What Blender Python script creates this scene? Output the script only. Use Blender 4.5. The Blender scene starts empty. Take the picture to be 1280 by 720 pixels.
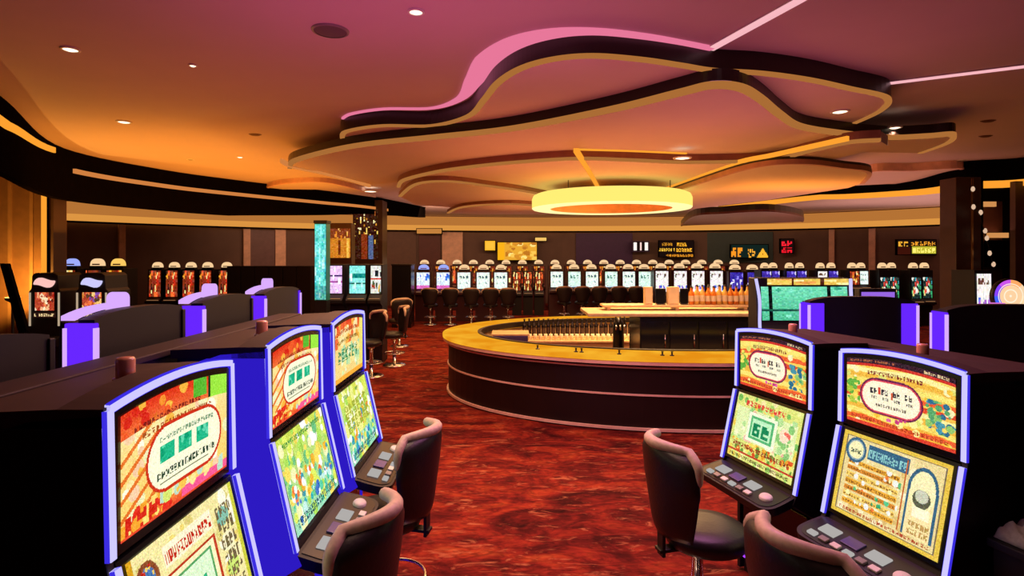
import bpy, bmesh, math, random
import numpy as np
from mathutils import Vector, Matrix
from mathutils.geometry import tessellate_polygon

random.seed(7)
RNG = np.random.default_rng(11)
SC = bpy.context.scene
COL = SC.collection
PI = math.pi
R = math.radians

# ------------------------------------------------------------------ camera
EYE = 2.3
cam_d = bpy.data.cameras.new('camera')
cam_d.lens = 20.0
cam_d.sensor_width = 36.0
cam_d.shift_y = -40.0 / 1280.0
cam_d.clip_start = 0.05
cam = bpy.data.objects.new('camera', cam_d)
COL.objects.link(cam)
cam.location = (0, 0, EYE)
cam.rotation_euler = (PI / 2, 0, 0)
SC.camera = cam
SC.view_settings.view_transform = 'Standard'
SC.view_settings.look = 'None'
SC.view_settings.gamma = 1.0
SC.view_settings.use_curve_mapping = False
SC.view_settings.exposure = 0.0
FPX = 1280 * 20 / 36.0
HOR = 320.0


def up(px, py, z):
    """plan position of a point at height z that the photo shows at px, py"""
    y = (EYE - z) * FPX / (py - HOR)
    return ((px - 640) / FPX * y, y)


def ax(px, y):
    return (px - 640) / FPX * y


def az(py, y):
    return EYE - (py - HOR) * y / FPX


# ------------------------------------------------------------------ materials
MATS = {}


def lin(c):
    return tuple(((v / 12.92) if v <= 0.04045 else ((v + 0.055) / 1.055) ** 2.4) for v in c)


def hexc(h):
    h = h.lstrip('#')
    return lin(tuple(int(h[i:i + 2], 16) / 255 for i in (0, 2, 4)))


def mat(name, col, rough=0.5, metal=0.0, var=0.12, scale=6.0, bump=0.0, coat=0.0):
    if name in MATS:
        return MATS[name]
    m = bpy.data.materials.new(name)
    m.use_nodes = True
    nt = m.node_tree
    b = nt.nodes['Principled BSDF']
    if isinstance(col, str):
        col = hexc(col)
    tc = nt.nodes.new('ShaderNodeTexCoord')
    nz = nt.nodes.new('ShaderNodeTexNoise')
    nz.inputs['Scale'].default_value = scale
    nz.inputs['Detail'].default_value = 3
    nt.links.new(tc.outputs['Object'], nz.inputs['Vector'])
    cr = nt.nodes.new('ShaderNodeValToRGB')
    cr.color_ramp.elements[0].position = 0.3
    cr.color_ramp.elements[1].position = 0.7
    cr.color_ramp.elements[0].color = (*[c * (1 - var) for c in col], 1)
    cr.color_ramp.elements[1].color = (*[min(1, c * (1 + var)) for c in col], 1)
    nt.links.new(nz.outputs['Fac'], cr.inputs['Fac'])
    nt.links.new(cr.outputs['Color'], b.inputs['Base Color'])
    b.inputs['Roughness'].default_value = rough
    b.inputs['Metallic'].default_value = metal
    if coat:
        b.inputs['Coat Weight'].default_value = coat
        b.inputs['Coat Roughness'].default_value = 0.1
    if bump:
        bp = nt.nodes.new('ShaderNodeBump')
        bp.inputs['Strength'].default_value = bump
        bp.inputs['Distance'].default_value = 0.01
        nt.links.new(nz.outputs['Fac'], bp.inputs['Height'])
        nt.links.new(bp.outputs['Normal'], b.inputs['Normal'])
    MATS[name] = m
    return m


def emis(name, col, s=1.0, sample=False):
    if name in MATS:
        return MATS[name]
    m = bpy.data.materials.new(name)
    m.use_nodes = True
    nt = m.node_tree
    nt.nodes.clear()
    o = nt.nodes.new('ShaderNodeOutputMaterial')
    e = nt.nodes.new('ShaderNodeEmission')
    if isinstance(col, str):
        col = hexc(col)
    e.inputs['Color'].default_value = (*col, 1)
    e.inputs['Strength'].default_value = s
    nt.links.new(e.outputs['Emission'], o.inputs['Surface'])
    m.cycles.emission_sampling = 'FRONT_BACK' if sample else 'NONE'
    MATS[name] = m
    return m


def screen_mat():
    m = bpy.data.materials.new('screen_picture')
    m.use_nodes = True
    nt = m.node_tree
    nt.nodes.clear()
    o = nt.nodes.new('ShaderNodeOutputMaterial')
    e = nt.nodes.new('ShaderNodeEmission')
    a = nt.nodes.new('ShaderNodeAttribute')
    a.attribute_name = 'picture'
    e.inputs['Strength'].default_value = 1.15
    nt.links.new(a.outputs['Color'], e.inputs['Color'])
    nt.links.new(e.outputs['Emission'], o.inputs['Surface'])
    m.cycles.emission_sampling = 'NONE'
    return m


SCREEN = screen_mat()


def carpet_mat():
    m = bpy.data.materials.new('patterned_carpet')
    m.use_nodes = True
    nt = m.node_tree
    b = nt.nodes['Principled BSDF']
    b.inputs['Roughness'].default_value = 0.95
    b.inputs['Specular IOR Level'].default_value = 0.1
    tc = nt.nodes.new('ShaderNodeTexCoord')
    mp = nt.nodes.new('ShaderNodeMapping')
    mp.inputs['Rotation'].default_value = (0, 0, R(28))
    mp.inputs['Scale'].default_value = (1.0, 2.0, 1.0)
    nt.links.new(tc.outputs['Object'], mp.inputs['Vector'])
    n1 = nt.nodes.new('ShaderNodeTexNoise')
    n1.inputs['Scale'].default_value = 1.1
    n1.inputs['Detail'].default_value = 8
    n1.inputs['Roughness'].default_value = 0.62
    n1.inputs['Distortion'].default_value = 1.6
    nt.links.new(mp.outputs['Vector'], n1.inputs['Vector'])
    cr = nt.nodes.new('ShaderNodeValToRGB')
    e = cr.color_ramp.elements
    e[0].position, e[0].color = 0.32, (0.055, 0.006, 0.006, 1)
    e[1].position, e[1].color = 0.78, (0.50, 0.13, 0.04, 1)
    for p, c in ((0.44, (0.14, 0.012, 0.010, 1)), (0.54, (0.27, 0.026, 0.014, 1)), (0.64, (0.36, 0.055, 0.018, 1))):
        x = e.new(p)
        x.color = c
    nt.links.new(n1.outputs['Fac'], cr.inputs['Fac'])
    n2 = nt.nodes.new('ShaderNodeTexNoise')
    n2.inputs['Scale'].default_value = 5
    n2.inputs['Detail'].default_value = 6
    n2.inputs['Distortion'].default_value = 2.5
    nt.links.new(mp.outputs['Vector'], n2.inputs['Vector'])
    c2 = nt.nodes.new('ShaderNodeValToRGB')
    c2.color_ramp.elements[0].position, c2.color_ramp.elements[0].color = 0.34, (0.55, 0.55, 0.6, 1)
    c2.color_ramp.elements[1].position, c2.color_ramp.elements[1].color = 0.66, (1.2, 1.2, 1.15, 1)
    nt.links.new(n2.outputs['Fac'], c2.inputs['Fac'])
    mx = nt.nodes.new('ShaderNodeMix')
    mx.data_type = 'RGBA'
    mx.blend_type = 'MULTIPLY'
    mx.inputs[0].default_value = 1.0
    nt.links.new(cr.outputs['Color'], mx.inputs[6])
    nt.links.new(c2.outputs['Color'], mx.inputs[7])
    n3 = nt.nodes.new('ShaderNodeTexNoise')
    n3.inputs['Scale'].default_value = 6.5
    n3.inputs['Detail'].default_value = 7
    n3.inputs['Roughness'].default_value = 0.65
    n3.inputs['Distortion'].default_value = 1.2
    mp3 = nt.nodes.new('ShaderNodeMapping')
    mp3.inputs['Rotation'].default_value = (0, 0, R(-35))
    mp3.inputs['Scale'].default_value = (0.5, 1.6, 1.0)
    nt.links.new(tc.outputs['Object'], mp3.inputs['Vector'])
    nt.links.new(mp3.outputs['Vector'], n3.inputs['Vector'])
    c3 = nt.nodes.new('ShaderNodeValToRGB')
    c3.color_ramp.elements[0].position, c3.color_ramp.elements[0].color = 0.56, (0, 0, 0, 1)
    c3.color_ramp.elements[1].position, c3.color_ramp.elements[1].color = 0.68, (0.7, 0.7, 0.7, 1)
    nt.links.new(n3.outputs['Fac'], c3.inputs['Fac'])
    mz = nt.nodes.new('ShaderNodeMix')
    mz.data_type = 'RGBA'
    nt.links.new(c3.outputs['Color'], mz.inputs[0])
    nt.links.new(mx.outputs[2], mz.inputs[6])
    mz.inputs[7].default_value = (0.60, 0.21, 0.09, 1)
    nt.links.new(mz.outputs[2], b.inputs['Base Color'])
    return m


M_BLACK = mat('black_laminate', (0.008, 0.006, 0.007), 0.5)
M_BROWNTOP = mat('brown_cabinet_top', (0.040, 0.017, 0.013), 0.6)
M_SOFT = mat('black_bezel', (0.004, 0.004, 0.006), 0.25)
M_NAVY = mat('navy_side', (0.02, 0.018, 0.16), 0.4)
M_BLUESIDE = emis('blue_light_side', (0.026, 0.010, 0.54), 1.0, True)
M_BASE = None
M_VINYL = mat('black_vinyl', (0.014, 0.010, 0.012), 0.42, bump=0.15, scale=60)
M_TAN = mat('tan_piping', (0.66, 0.48, 0.38), 0.45, bump=0.1, scale=40)
M_CHROME = mat('chrome', (0.7, 0.7, 0.72), 0.12, 1.0, var=0.02)
M_PLASTER = mat('ceiling_plaster', (0.62, 0.50, 0.50), 0.8, var=0.02, scale=2)
M_SLAB = mat('sculpted_plaster', (0.72, 0.60, 0.55), 0.75, var=0.02, scale=2)
M_FASCIA = mat('dark_bronze_fascia', (0.012, 0.005, 0.004), 0.35)
M_LIP = emis('gold_lip_painted_glow', (0.40, 0.15, 0.035), 1.0)  # lip is no lamp: cove glow put into its colour as emission
M_BULK = mat('black_bulkhead', (0.004, 0.003, 0.003), 0.95)
M_BULK.node_tree.nodes['Principled BSDF'].inputs['Specular IOR Level'].default_value = 0.0
M_WALL = mat('dark_brown_wall', (0.14, 0.075, 0.05), 0.6, scale=1.5)
M_WALLTAN = mat('tan_pilaster', (0.80, 0.50, 0.34), 0.6)
M_WOOD = mat('dark_wood_panel', (0.010, 0.004, 0.003), 0.45, scale=8)
M_CREAM = mat('cream_stone', (0.70, 0.50, 0.26), 0.4, scale=12)
M_COPPER = mat('copper_trim', (0.95, 0.62, 0.48), 0.4, 0.0)
M_GREYBTN = mat('grey_plastic', (0.25, 0.24, 0.22), 0.4)
M_WHITE = mat('white_plastic', (0.75, 0.72, 0.68), 0.4)
M_REDGLASS = mat('amber_beacon_glass', (0.85, 0.36, 0.22), 0.2, coat=0.6)

E_LED = emis('white_blue_led', (0.56, 0.52, 1.0), 1.15, True)
E_BLUE = emis('blue_led_halo', (0.05, 0.03, 0.85), 0.9)
E_VIOLET = emis('violet_light_panel', (0.14, 0.02, 1.0), 1.0, True)
E_LILAC = emis('lilac_light_strip', (0.72, 0.42, 1.0), 1.0, True)
E_PINK = emis('pink_cove_led', (0.95, 0.22, 0.38), 0.85, True)
E_PINK2 = emis('pink_linear_led', (1.0, 0.50, 0.55), 0.95, True)
E_GOLD = emis('gold_cove_led', (1.0, 0.36, 0.03), 1.0, True)
E_GOLDDIM = emis('dim_gold_cove', (0.75, 0.25, 0.06), 0.85)
E_FRIEZE = emis('amber_frieze_painted_glow', (0.46, 0.17, 0.035), 1.0, True)  # cove light on the frieze, painted as emission in two strengths
E_FRIEZE2 = emis('amber_frieze_painted_glow_bright', (0.72, 0.30, 0.055), 1.0, True)
E_RING = emis('ring_diffuser', (1.0, 0.76, 0.16), 1.15, True)
E_RING2 = emis('ring_underside', (1.0, 0.86, 0.36), 1.25, True)
E_BAR = emis('amber_onyx_counter', (0.92, 0.40, 0.012), 0.95, True)
_nt = E_BAR.node_tree
_n = _nt.nodes.new('ShaderNodeTexNoise')
_n.inputs['Scale'].default_value = 2.2
_n.inputs['Detail'].default_value = 4
_t = _nt.nodes.new('ShaderNodeTexCoord')
_nt.links.new(_t.outputs['Object'], _n.inputs['Vector'])
_r = _nt.nodes.new('ShaderNodeValToRGB')
_r.color_ramp.elements[0].position, _r.color_ramp.elements[0].color = 0.35, (0.85, 0.30, 0.008, 1)
_r.color_ramp.elements[1].position, _r.color_ramp.elements[1].color = 0.72, (1.0, 0.50, 0.03, 1)
_nt.links.new(_n.outputs['Fac'], _r.inputs['Fac'])
_nt.links.new(_r.outputs['Color'], _nt.nodes['Emission'].inputs['Color'])
E_WARM = emis('warm_lamp', (1.0, 0.80, 0.55), 2.2)
E_TOPPER = emis('white_topper', (0.95, 0.62, 0.32), 1.0)
E_TOPPERY = emis('yellow_topper', (1.0, 0.60, 0.12), 1.0)
E_TOPPERB = emis('blue_topper', (0.35, 0.42, 1.0), 1.0)
E_RED = emis('red_sign_light', (0.95, 0.03, 0.04), 1.0)
E_AMBER = emis('amber_sign_light', (1.0, 0.45, 0.04), 1.0)
E_WHITE = emis('white_sign_light', (1.0, 0.85, 0.75), 1.0)
E_TEAL = emis('teal_sign_light', (0.12, 0.72, 0.70), 1.0, True)


# ------------------------------------------------------------------ mesh helpers
class MB:
    def __init__(self):
        self.v, self.f, self.mi, self.mats, self.sm = [], [], [], [], []

    def mid(self, m):
        if m not in self.mats:
            self.mats.append(m)
        return self.mats.index(m)

    def add(self, verts, faces, m, smooth=False, M=None):
        o = len(self.v)
        if M is not None:
            verts = [tuple(M @ Vector(p)) for p in verts]
        self.v += [tuple(p) for p in verts]
        k = self.mid(m)
        for f in faces:
            self.f.append(tuple(o + i for i in f))
            self.mi.append(k)
            self.sm.append(smooth)
        return self

    def box(self, c, s, m, M=None):
        x, y, z = [k / 2 for k in s]
        vs = [(c[0] + a * x, c[1] + b * y, c[2] + d * z) for a in (-1, 1) for b in (-1, 1) for d in (-1, 1)]
        fs = [(0, 1, 3, 2), (4, 6, 7, 5), (0, 4, 5, 1), (2, 3, 7, 6), (0, 2, 6, 4), (1, 5, 7, 3)]
        return self.add(vs, fs, m, M=M)

    def prism(self, poly, a, b, axis, m, smooth=False, M=None):
        """extrude a 2D polygon between a and b along axis: 'x' takes (y, z), 'y' takes (x, z), 'z' takes (x, y)"""
        def p3(p, t):
            return {'x': (t, p[0], p[1]), 'y': (p[0], t, p[1]), 'z': (p[0], p[1], t)}[axis]
        n = len(poly)
        vs = [p3(p, a) for p in poly] + [p3(p, b) for p in poly]
        tr = tessellate_polygon([[Vector((p[0], p[1], 0)) for p in poly]])
        fs = [tuple(t) for t in tr] + [tuple(n + i for i in reversed(t)) for t in tr]
        o = len(self.f)
        self.add(vs, fs, m, M=M)
        self.add(vs, [(i, (i + 1) % n, n + (i + 1) % n, n + i) for i in range(n)], m, smooth, M=M)
        return self

    def lathe(self, prof, m, seg=20, c=(0, 0, 0), sx=1, sy=1, smooth=True, M=None):
        vs, fs = [], []
        n = len(prof)
        for k in range(seg):
            a = 2 * PI * k / seg
            for r, z in prof:
                vs.append((c[0] + r * math.cos(a) * sx, c[1] + r * math.sin(a) * sy, c[2] + z))
        for k in range(seg):
            for i in range(n - 1):
                a0, a1 = k * n + i, ((k + 1) % seg) * n + i
                fs.append((a0, a1, a1 + 1, a0 + 1))
        self.add(vs, fs, m, smooth, M=M)
        if prof[0][0] > 1e-6:
            pass
        return self

    def disc(self, r, z, m, seg=20, c=(0, 0, 0), sx=1, sy=1, M=None):
        vs = [(c[0] + r * math.cos(2 * PI * k / seg) * sx, c[1] + r * math.sin(2 * PI * k / seg) * sy, c[2] + z) for k in range(seg)]
        return self.add(vs, [tuple(range(seg))], m, M=M)

    def tube(self, pts, r, m, seg=8, closed=False, M=None):
        P = [Vector(p) for p in pts]
        n = len(P)
        vs, fs = [], []
        prevn = None
        for i in range(n):
            if closed:
                t = (P[(i + 1) % n] - P[i - 1]).normalized()
            else:
                t = (P[min(i + 1, n - 1)] - P[max(i - 1, 0)]).normalized()
            ref = Vector((0, 0, 1)) if abs(t.z) < 0.9 else Vector((1, 0, 0))
            if prevn is None:
                u = t.cross(ref).normalized()
            else:
                u = (prevn - t * prevn.dot(t)).normalized()
            prevn = u
            w = t.cross(u)
            rr = r[i] if isinstance(r, (list, tuple)) else r
            for k in range(seg):
                a = 2 * PI * k / seg
                vs.append(tuple(P[i] + (u * math.cos(a) + w * math.sin(a)) * rr))
        rng = n if closed else n - 1
        for i in range(rng):
            j = (i + 1) % n
            for k in range(seg):
                fs.append((i * seg + k, i * seg + (k + 1) % seg, j * seg + (k + 1) % seg, j * seg + k))
        if not closed:
            fs.append(tuple(range(seg)))
            fs.append(tuple((n - 1) * seg + k for k in reversed(range(seg))))
        return self.add(vs, fs, m, True, M=M)

    def sweep(self, pts, side, nrm, hw, ht, m, M=None):
        """rectangular bar along pts; side/nrm per point or constant vectors"""
        n = len(pts)
        vs, fs = [], []
        for i, p in enumerate(pts):
            s = Vector(side[i] if isinstance(side, list) else side)
            q = Vector(nrm)
            p = Vector(p)
            for a, b in ((-1, -1), (1, -1), (1, 1), (-1, 1)):
                vs.append(tuple(p + s * a * hw + q * b * ht))
        for i in range(n - 1):
            for k in range(4):
                fs.append((i * 4 + k, i * 4 + (k + 1) % 4, (i + 1) * 4 + (k + 1) % 4, (i + 1) * 4 + k))
        fs.append((0, 1, 2, 3))
        fs.append(tuple((n - 1) * 4 + k for k in (3, 2, 1, 0)))
        return self.add(vs, fs, m, M=M)

    def build(self, name, parent=None, loc=None, rz=0.0, bevel=0.0, seg=2):
        me = bpy.data.meshes.new(name)
        me.from_pydata(self.v, [], self.f)
        for m in self.mats:
            me.materials.append(m)
        me.polygons.foreach_set('material_index', self.mi)
        me.polygons.foreach_set('use_smooth', self.sm)
        me.validate()
        bm = bmesh.new()
        bm.from_mesh(me)
        bmesh.ops.remove_doubles(bm, verts=bm.verts, dist=1e-5)
        bmesh.ops.recalc_face_normals(bm, faces=bm.faces)
        bm.to_mesh(me)
        bm.free()
        o = bpy.data.objects.new(name, me)
        COL.objects.link(o)
        if parent:
            o.parent = parent
        if loc:
            o.location = loc
            o.rotation_euler = (0, 0, rz)
        if bevel:
            b = o.modifiers.new('bevel', 'BEVEL')
            b.width = bevel
            b.segments = seg
            b.limit_method = 'ANGLE'
            b.angle_limit = R(40)
        return o


def tag(o, label, cat, group=None, kind=None):
    o['label'] = label
    o['category'] = cat
    if group:
        o['group'] = group
    if kind:
        o['kind'] = kind
    return o


def thing(name, label, cat, loc, rz=0.0, group=None):
    o = bpy.data.objects.new(name, None)
    COL.objects.link(o)
    o.empty_display_size = 0.1
    o.location = loc
    o.rotation_euler = (0, 0, rz)
    return tag(o, label, cat, group)


def struct(o):
    o['kind'] = 'structure'
    return o


def copy_tree(src, parent=None):
    c = src.copy()
    COL.objects.link(c)
    c.parent = parent
    for ch in [k for k in KIDS.get(src.name, [])]:
        copy_tree(ch, c)
    return c


KIDS = {}


def learn(o):
    ks = [k for k in bpy.data.objects if k.parent == o]
    KIDS[o.name] = ks
    for k in ks:
        learn(k)


def clone(src, loc, rz, label, group=None):
    c = copy_tree(src)
    c.location = loc
    c.rotation_euler = (0, 0, rz)
    c['label'] = label
    if group:
        c['group'] = group
    return c


def catmull(pts, n=8, closed=False):
    P = [Vector(p) for p in pts]
    out = []
    m = len(P)
    rng = m if closed else m - 1
    for i in range(rng):
        if closed:
            p0, p1, p2, p3 = P[(i - 1) % m], P[i], P[(i + 1) % m], P[(i + 2) % m]
        else:
            p0, p1, p2, p3 = P[max(i - 1, 0)], P[i], P[i + 1], P[min(i + 2, m - 1)]
        for k in range(n):
            t = k / n
            out.append(0.5 * ((2 * p1) + (-p0 + p2) * t + (2 * p0 - 5 * p1 + 4 * p2 - p3) * t * t + (-p0 + 3 * p1 - 3 * p2 + p3) * t ** 3))
    if not closed:
        out.append(P[-1])
    return [tuple(p) for p in out]


def ribbon(mb, pts, z0, z1, th, m, closed=False):
    """vertical band along a plan curve between heights z0 < z1"""
    P = [Vector((p[0], p[1])) for p in pts]
    n = len(P)
    vs, fs = [], []
    for i in range(n):
        if closed:
            t = (P[(i + 1) % n] - P[i - 1])
        else:
            t = (P[min(i + 1, n - 1)] - P[max(i - 1, 0)])
        t = t.normalized() if t.length > 1e-9 else Vector((1, 0))
        nn = Vector((-t.y, t.x)) * th / 2
        a = z0[i] if isinstance(z0, list) else z0
        b = z1[i] if isinstance(z1, list) else z1
        for q, z in ((-1, a), (1, a), (1, b), (-1, b)):
            p = P[i] + nn * q
            vs.append((p.x, p.y, z))
    rng = n if closed else n - 1
    for i in range(rng):
        j = (i + 1) % n
        for k in range(4):
            fs.append((i * 4 + k, i * 4 + (k + 1) % 4, j * 4 + (k + 1) % 4, j * 4 + k))
    if not closed:
        fs.append((0, 1, 2, 3))
        fs.append(tuple((n - 1) * 4 + k for k in (3, 2, 1, 0)))
    return mb.add(vs, fs, m, False)


# ------------------------------------------------------------------ screen pictures
def C(h):
    return tuple(int(h[i:i + 2], 16) / 255 for i in (0, 2, 4))


class Pic:
    """a display picture, row 0 at the bottom, sRGB"""

    def __init__(s, w, h, bg):
        if w >= 90:
            w, h = int(w * 1.45), int(h * 1.45)
        s.w, s.h = w, h
        s.a = np.zeros((h, w, 3))
        s.a[:] = C(bg)
        yy, xx = np.mgrid[0:h, 0:w]
        s.x = (xx + 0.5) / w
        s.y = (yy + 0.5) / h

    def rect(s, x0, y0, x1, y1, c):
        s.a[(s.x >= x0) & (s.x < x1) & (s.y >= y0) & (s.y < y1)] = C(c)
        return s

    def mask(s, m, c):
        s.a[m] = C(c)
        return s

    def grad(s, y0, y1, c0, c1):
        m = (s.y >= y0) & (s.y < y1)
        t = ((s.y - y0) / (y1 - y0))[..., None]
        g = np.array(C(c0)) * (1 - t) + np.array(C(c1)) * t
        s.a[m] = g[m]
        return s

    def ell(s, cx, cy, rx, ry, c):
        s.a[((s.x - cx) / rx) ** 2 + ((s.y - cy) / ry) ** 2 < 1] = C(c)
        return s

    def stad(s, cx, cy, hw, hh, c, asp=1.55):
        dx = np.maximum(np.abs(s.x - cx) * asp - (hw * asp - hh), 0)
        dy = np.abs(s.y - cy)
        s.a[(dx ** 2 + dy ** 2) < hh ** 2] = C(c)
        return s

    def blobs(s, n, r, cols, x0=0, y0=0, x1=1, y1=1):
        for _ in range(n):
            cx, cy = RNG.uniform(x0, x1), RNG.uniform(y0, y1)
            rr = r * RNG.uniform(0.4, 1.3)
            m = (((s.x - cx) * 1.5 / rr) ** 2 + ((s.y - cy) / rr) ** 2 < 1) & (s.x >= x0) & (s.x < x1) & (s.y >= y0) & (s.y < y1)
            s.a[m] = C(cols[RNG.integers(len(cols))])
        return s

    def glyphs(s, x0, y0, x1, y1, n, c, rows=1):
        """a row of small illegible characters"""
        if s.w >= 120 and n >= 7:
            n = int(n * 1.5)
            ym = (y0 + y1) / 2
            y0, y1 = ym + (y0 - ym) * 0.8, ym + (y1 - ym) * 0.8
        gw = (x1 - x0) / n
        gh = (y1 - y0) / rows
        for r_ in range(rows):
            for i in range(n):
                g = RNG.random((5, 3)) < 0.58
                g[:, 0] |= RNG.random() < 0.6
                for a in range(5):
                    for b in range(3):
                        if g[a, b]:
                            ux = x0 + i * gw + gw * 0.78 * b / 3
                            uy = y0 + r_ * gh + gh * 0.8 * a / 5
                            s.rect(ux, uy, ux + gw * 0.26, uy + gh * 0.16, c)
        return s

    def noise(s, k):
        s.a = np.clip(s.a + RNG.normal(0, k, (s.h, s.w, 1)) + RNG.normal(0, k * 0.5, s.a.shape), 0, 1)
        return s

    def stripes(s, n, cols, y0, y1, x0=0, x1=1, wob=0.02):
        for i in range(n):
            yc = y0 + (y1 - y0) * (i + 0.5) / n
            m = (np.abs(s.y - yc - wob * np.sin(s.x * 9 + i)) < (y1 - y0) / n * 0.36) & (s.x >= x0) & (s.x < x1)
            s.a[m] = C(cols[i % len(cols)])
        return s


def picture_mesh(name, pic, fn, parent, mt=None):
    w, h = pic.w, pic.h
    vs = [fn(i / w, j / h) for j in range(h + 1) for i in range(w + 1)]
    fs = [(j * (w + 1) + i, j * (w + 1) + i + 1, (j + 1) * (w + 1) + i + 1, (j + 1) * (w + 1) + i) for j in range(h) for i in range(w)]
    me = bpy.data.meshes.new(name)
    me.from_pydata(vs, [], fs)
    at = me.color_attributes.new('picture', 'FLOAT_COLOR', 'CORNER')
    a = pic.a
    l = np.where(a <= 0.04045, a / 12.92, ((a + 0.055) / 1.055) ** 2.4).reshape(-1, 3)
    l = np.concatenate([l, np.ones((l.shape[0], 1))], 1)
    at.data.foreach_set('color', np.repeat(l, 4, axis=0).astype(np.float32).ravel())
    me.materials.append(mt or SCREEN)
    o = bpy.data.objects.new(name, me)
    COL.objects.link(o)
    o.parent = parent
    return o


WARMB = ['f8d060', 'f0a030', 'e8e0a0', 'ffffff', 'e05030', '90c050']


def pic_upper_a(v=0):
    p = Pic(112, 68, 'f5d27a')
    p.grad(0, 1, 'f3c860', 'f6dc9a')
    p.blobs(70, 0.07, ['f8e0a0', 'f0b040', 'fff6d8', 'f2c8a0', 'e9e6b0'])
    p.grad(0.80, 1.0, 'e87038', 'd83018')
    p.blobs(26, 0.05, ['f09030', 'd02818', 'f0b040', 'e85828'], 0, 0.8, 1, 1)
    p.rect(0.62, 0.84, 0.76, 1, '58b030').rect(0.80, 0.80, 1, 1, '98e040').rect(0.78, 0.8, 0.80, 1, '103018')
    for k in range(5):
        p.mask((np.abs(p.y - 0.15 * k - p.x * 0.9) < 0.022) & (p.x < 0.28), 'e07028')
    p.grad(0.0, 0.10, 'e04028', 'ee8838')
    p.blobs(30, 0.05, ['e03020', 'f0a030', 'f8d870'], 0, 0.02, 0.45, 0.2)
    p.glyphs(0.03, 0.02, 0.30, 0.20, 3, 'd02818')
    p.rect(0.50, 0.02, 1, 0.10, 'f05890')
    p.blobs(18, 0.05, ['d0e070', 'f8e090', 'b8d8c0', 'f0c050'], 0.3, 0.02, 0.95, 0.22)
    p.glyphs(0.10, 0.79, 0.70, 0.86, 12, '802018').glyphs(0.16, 0.70, 0.82, 0.77, 12, 'a05020')
    p.stad(0.56, 0.45, 0.375, 0.285, 'c83018').stad(0.56, 0.45, 0.355, 0.255, 'f4f2d0')
    p.glyphs(0.30, 0.58, 0.84, 0.65, 12, '709070')
    for k, x in enumerate((0.30, 0.47, 0.65)):
        p.rect(x, 0.42, x + 0.13, 0.56, '20b080')
        p.blobs(6, 0.03, ['60d0a8', '10986c'], x, 0.42, x + 0.13, 0.56)
    p.glyphs(0.28, 0.27, 0.86, 0.38, 11, '2a4030')
    p.rect(0.30, 0.245, 0.78, 0.26, '707050')
    return p.noise(0.035)


def pic_lower_a():
    p = Pic(112, 76, 'ecdf9c')
    p.blobs(60, 0.06, ['f4e8b0', 'e8d070', 'f8f4d8', 'd8c878'])
    p.rect(0, 0, 0.035, 1, 'd8a020').rect(0.965, 0, 1, 1, 'c8c840').rect(0, 0, 1, 0.04, 'd8a020')
    p.rect(0.26, 0.78, 0.72, 0.93, 'f8ecc8').glyphs(0.27, 0.79, 0.72, 0.92, 9, 'c02818')
    p.ell(0.12, 0.80, 0.09, 0.13, '8a4a28').ell(0.12, 0.80, 0.06, 0.09, '4870a8').blobs(8, 0.03, ['c03020', 'f0d060'], 0.06, 0.7, 0.18, 0.9)
    p.rect(0.24, 0.10, 0.72, 0.74, 'b83a20').rect(0.26, 0.12, 0.70, 0.72, 'f4eab8').rect(0.30, 0.16, 0.66, 0.68, '58a060').rect(0.32, 0.18, 0.64, 0.66, 'd8f0c8')
    p.glyphs(0.34, 0.22, 0.64, 0.62, 3, '20a070')
    for k in range(4):
        p.ell(0.84, 0.2 + 0.2 * k, 0.07, 0.07, ['e8a0a0', 'c8e070', 'f0e8c0', '80b8a0'][k])
    p.glyphs(0.77, 0.06, 0.95, 0.92, 4, '706040', 7)
    p.glyphs(0.05, 0.06, 0.21, 0.64, 4, 'a06838', 5)
    return p.noise(0.045)


def pic_lower_b(v=0):
    p = Pic(100, 76, 'd8e070')
    p.grad(0, 1, '98d8b8', 'c8d850')
    p.blobs(120, 0.07, ['d8e860', 'f0f0b0', 'a8d858', 'ffffff', 'f0d860', '70c080'])
    p.blobs(40, 0.05, ['f07838', 'e8b030', '4098a8', 'f0f8f0'], 0.05, 0.25, 0.95, 0.6)
    p.blobs(34, 0.05, ['30a8b0', '4070c0', 'c0e8e0', '58c8a0'], 0.05, 0.04, 0.95, 0.3)
    for k in range(5):
        p.rect(0.08 + 0.17 * k, 0.30, 0.085 + 0.17 * k, 0.82, '788828')
    p.glyphs(0.08, 0.86, 0.9, 0.95, 14, '489040').glyphs(0.06, 0.03, 0.94, 0.16, 14, '204858', 2)
    if v:
        p.blobs(40, 0.08, ['e8e888', 'd0d850', 'f8f8d0'], 0.0, 0.3, 1, 1)
        p.glyphs(0.1, 0.40, 0.9, 0.8, 6, 'a0a838', 4)
    return p.noise(0.06)


def pic_upper_c():
    p = Pic(90, 68, 'f0d080')
    p.grad(0.82, 1, 'f08838', 'd83820')
    p.blobs(40, 0.07, ['f8e0a0', 'f0a840', 'e86838'], 0, 0.6, 1, 1)
    p.blobs(60, 0.07, ['c8e0a0', 'e8f0c8', 'a0d0a0', 'f0e090'], 0.2, 0.1, 1, 0.6)
    p.glyphs(0.05, 0.80, 0.8, 0.9, 10, 'a83018').glyphs(0.05, 0.64, 0.8, 0.74, 10, '806020')
    p.glyphs(0.1, 0.32, 0.8, 0.56, 6, '408858', 2)
    p.rect(0.86, 0, 1, 1, 'e8d870').rect(0, 0, 1, 0.08, 'f0a838')
    return p.noise(0.05)


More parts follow.
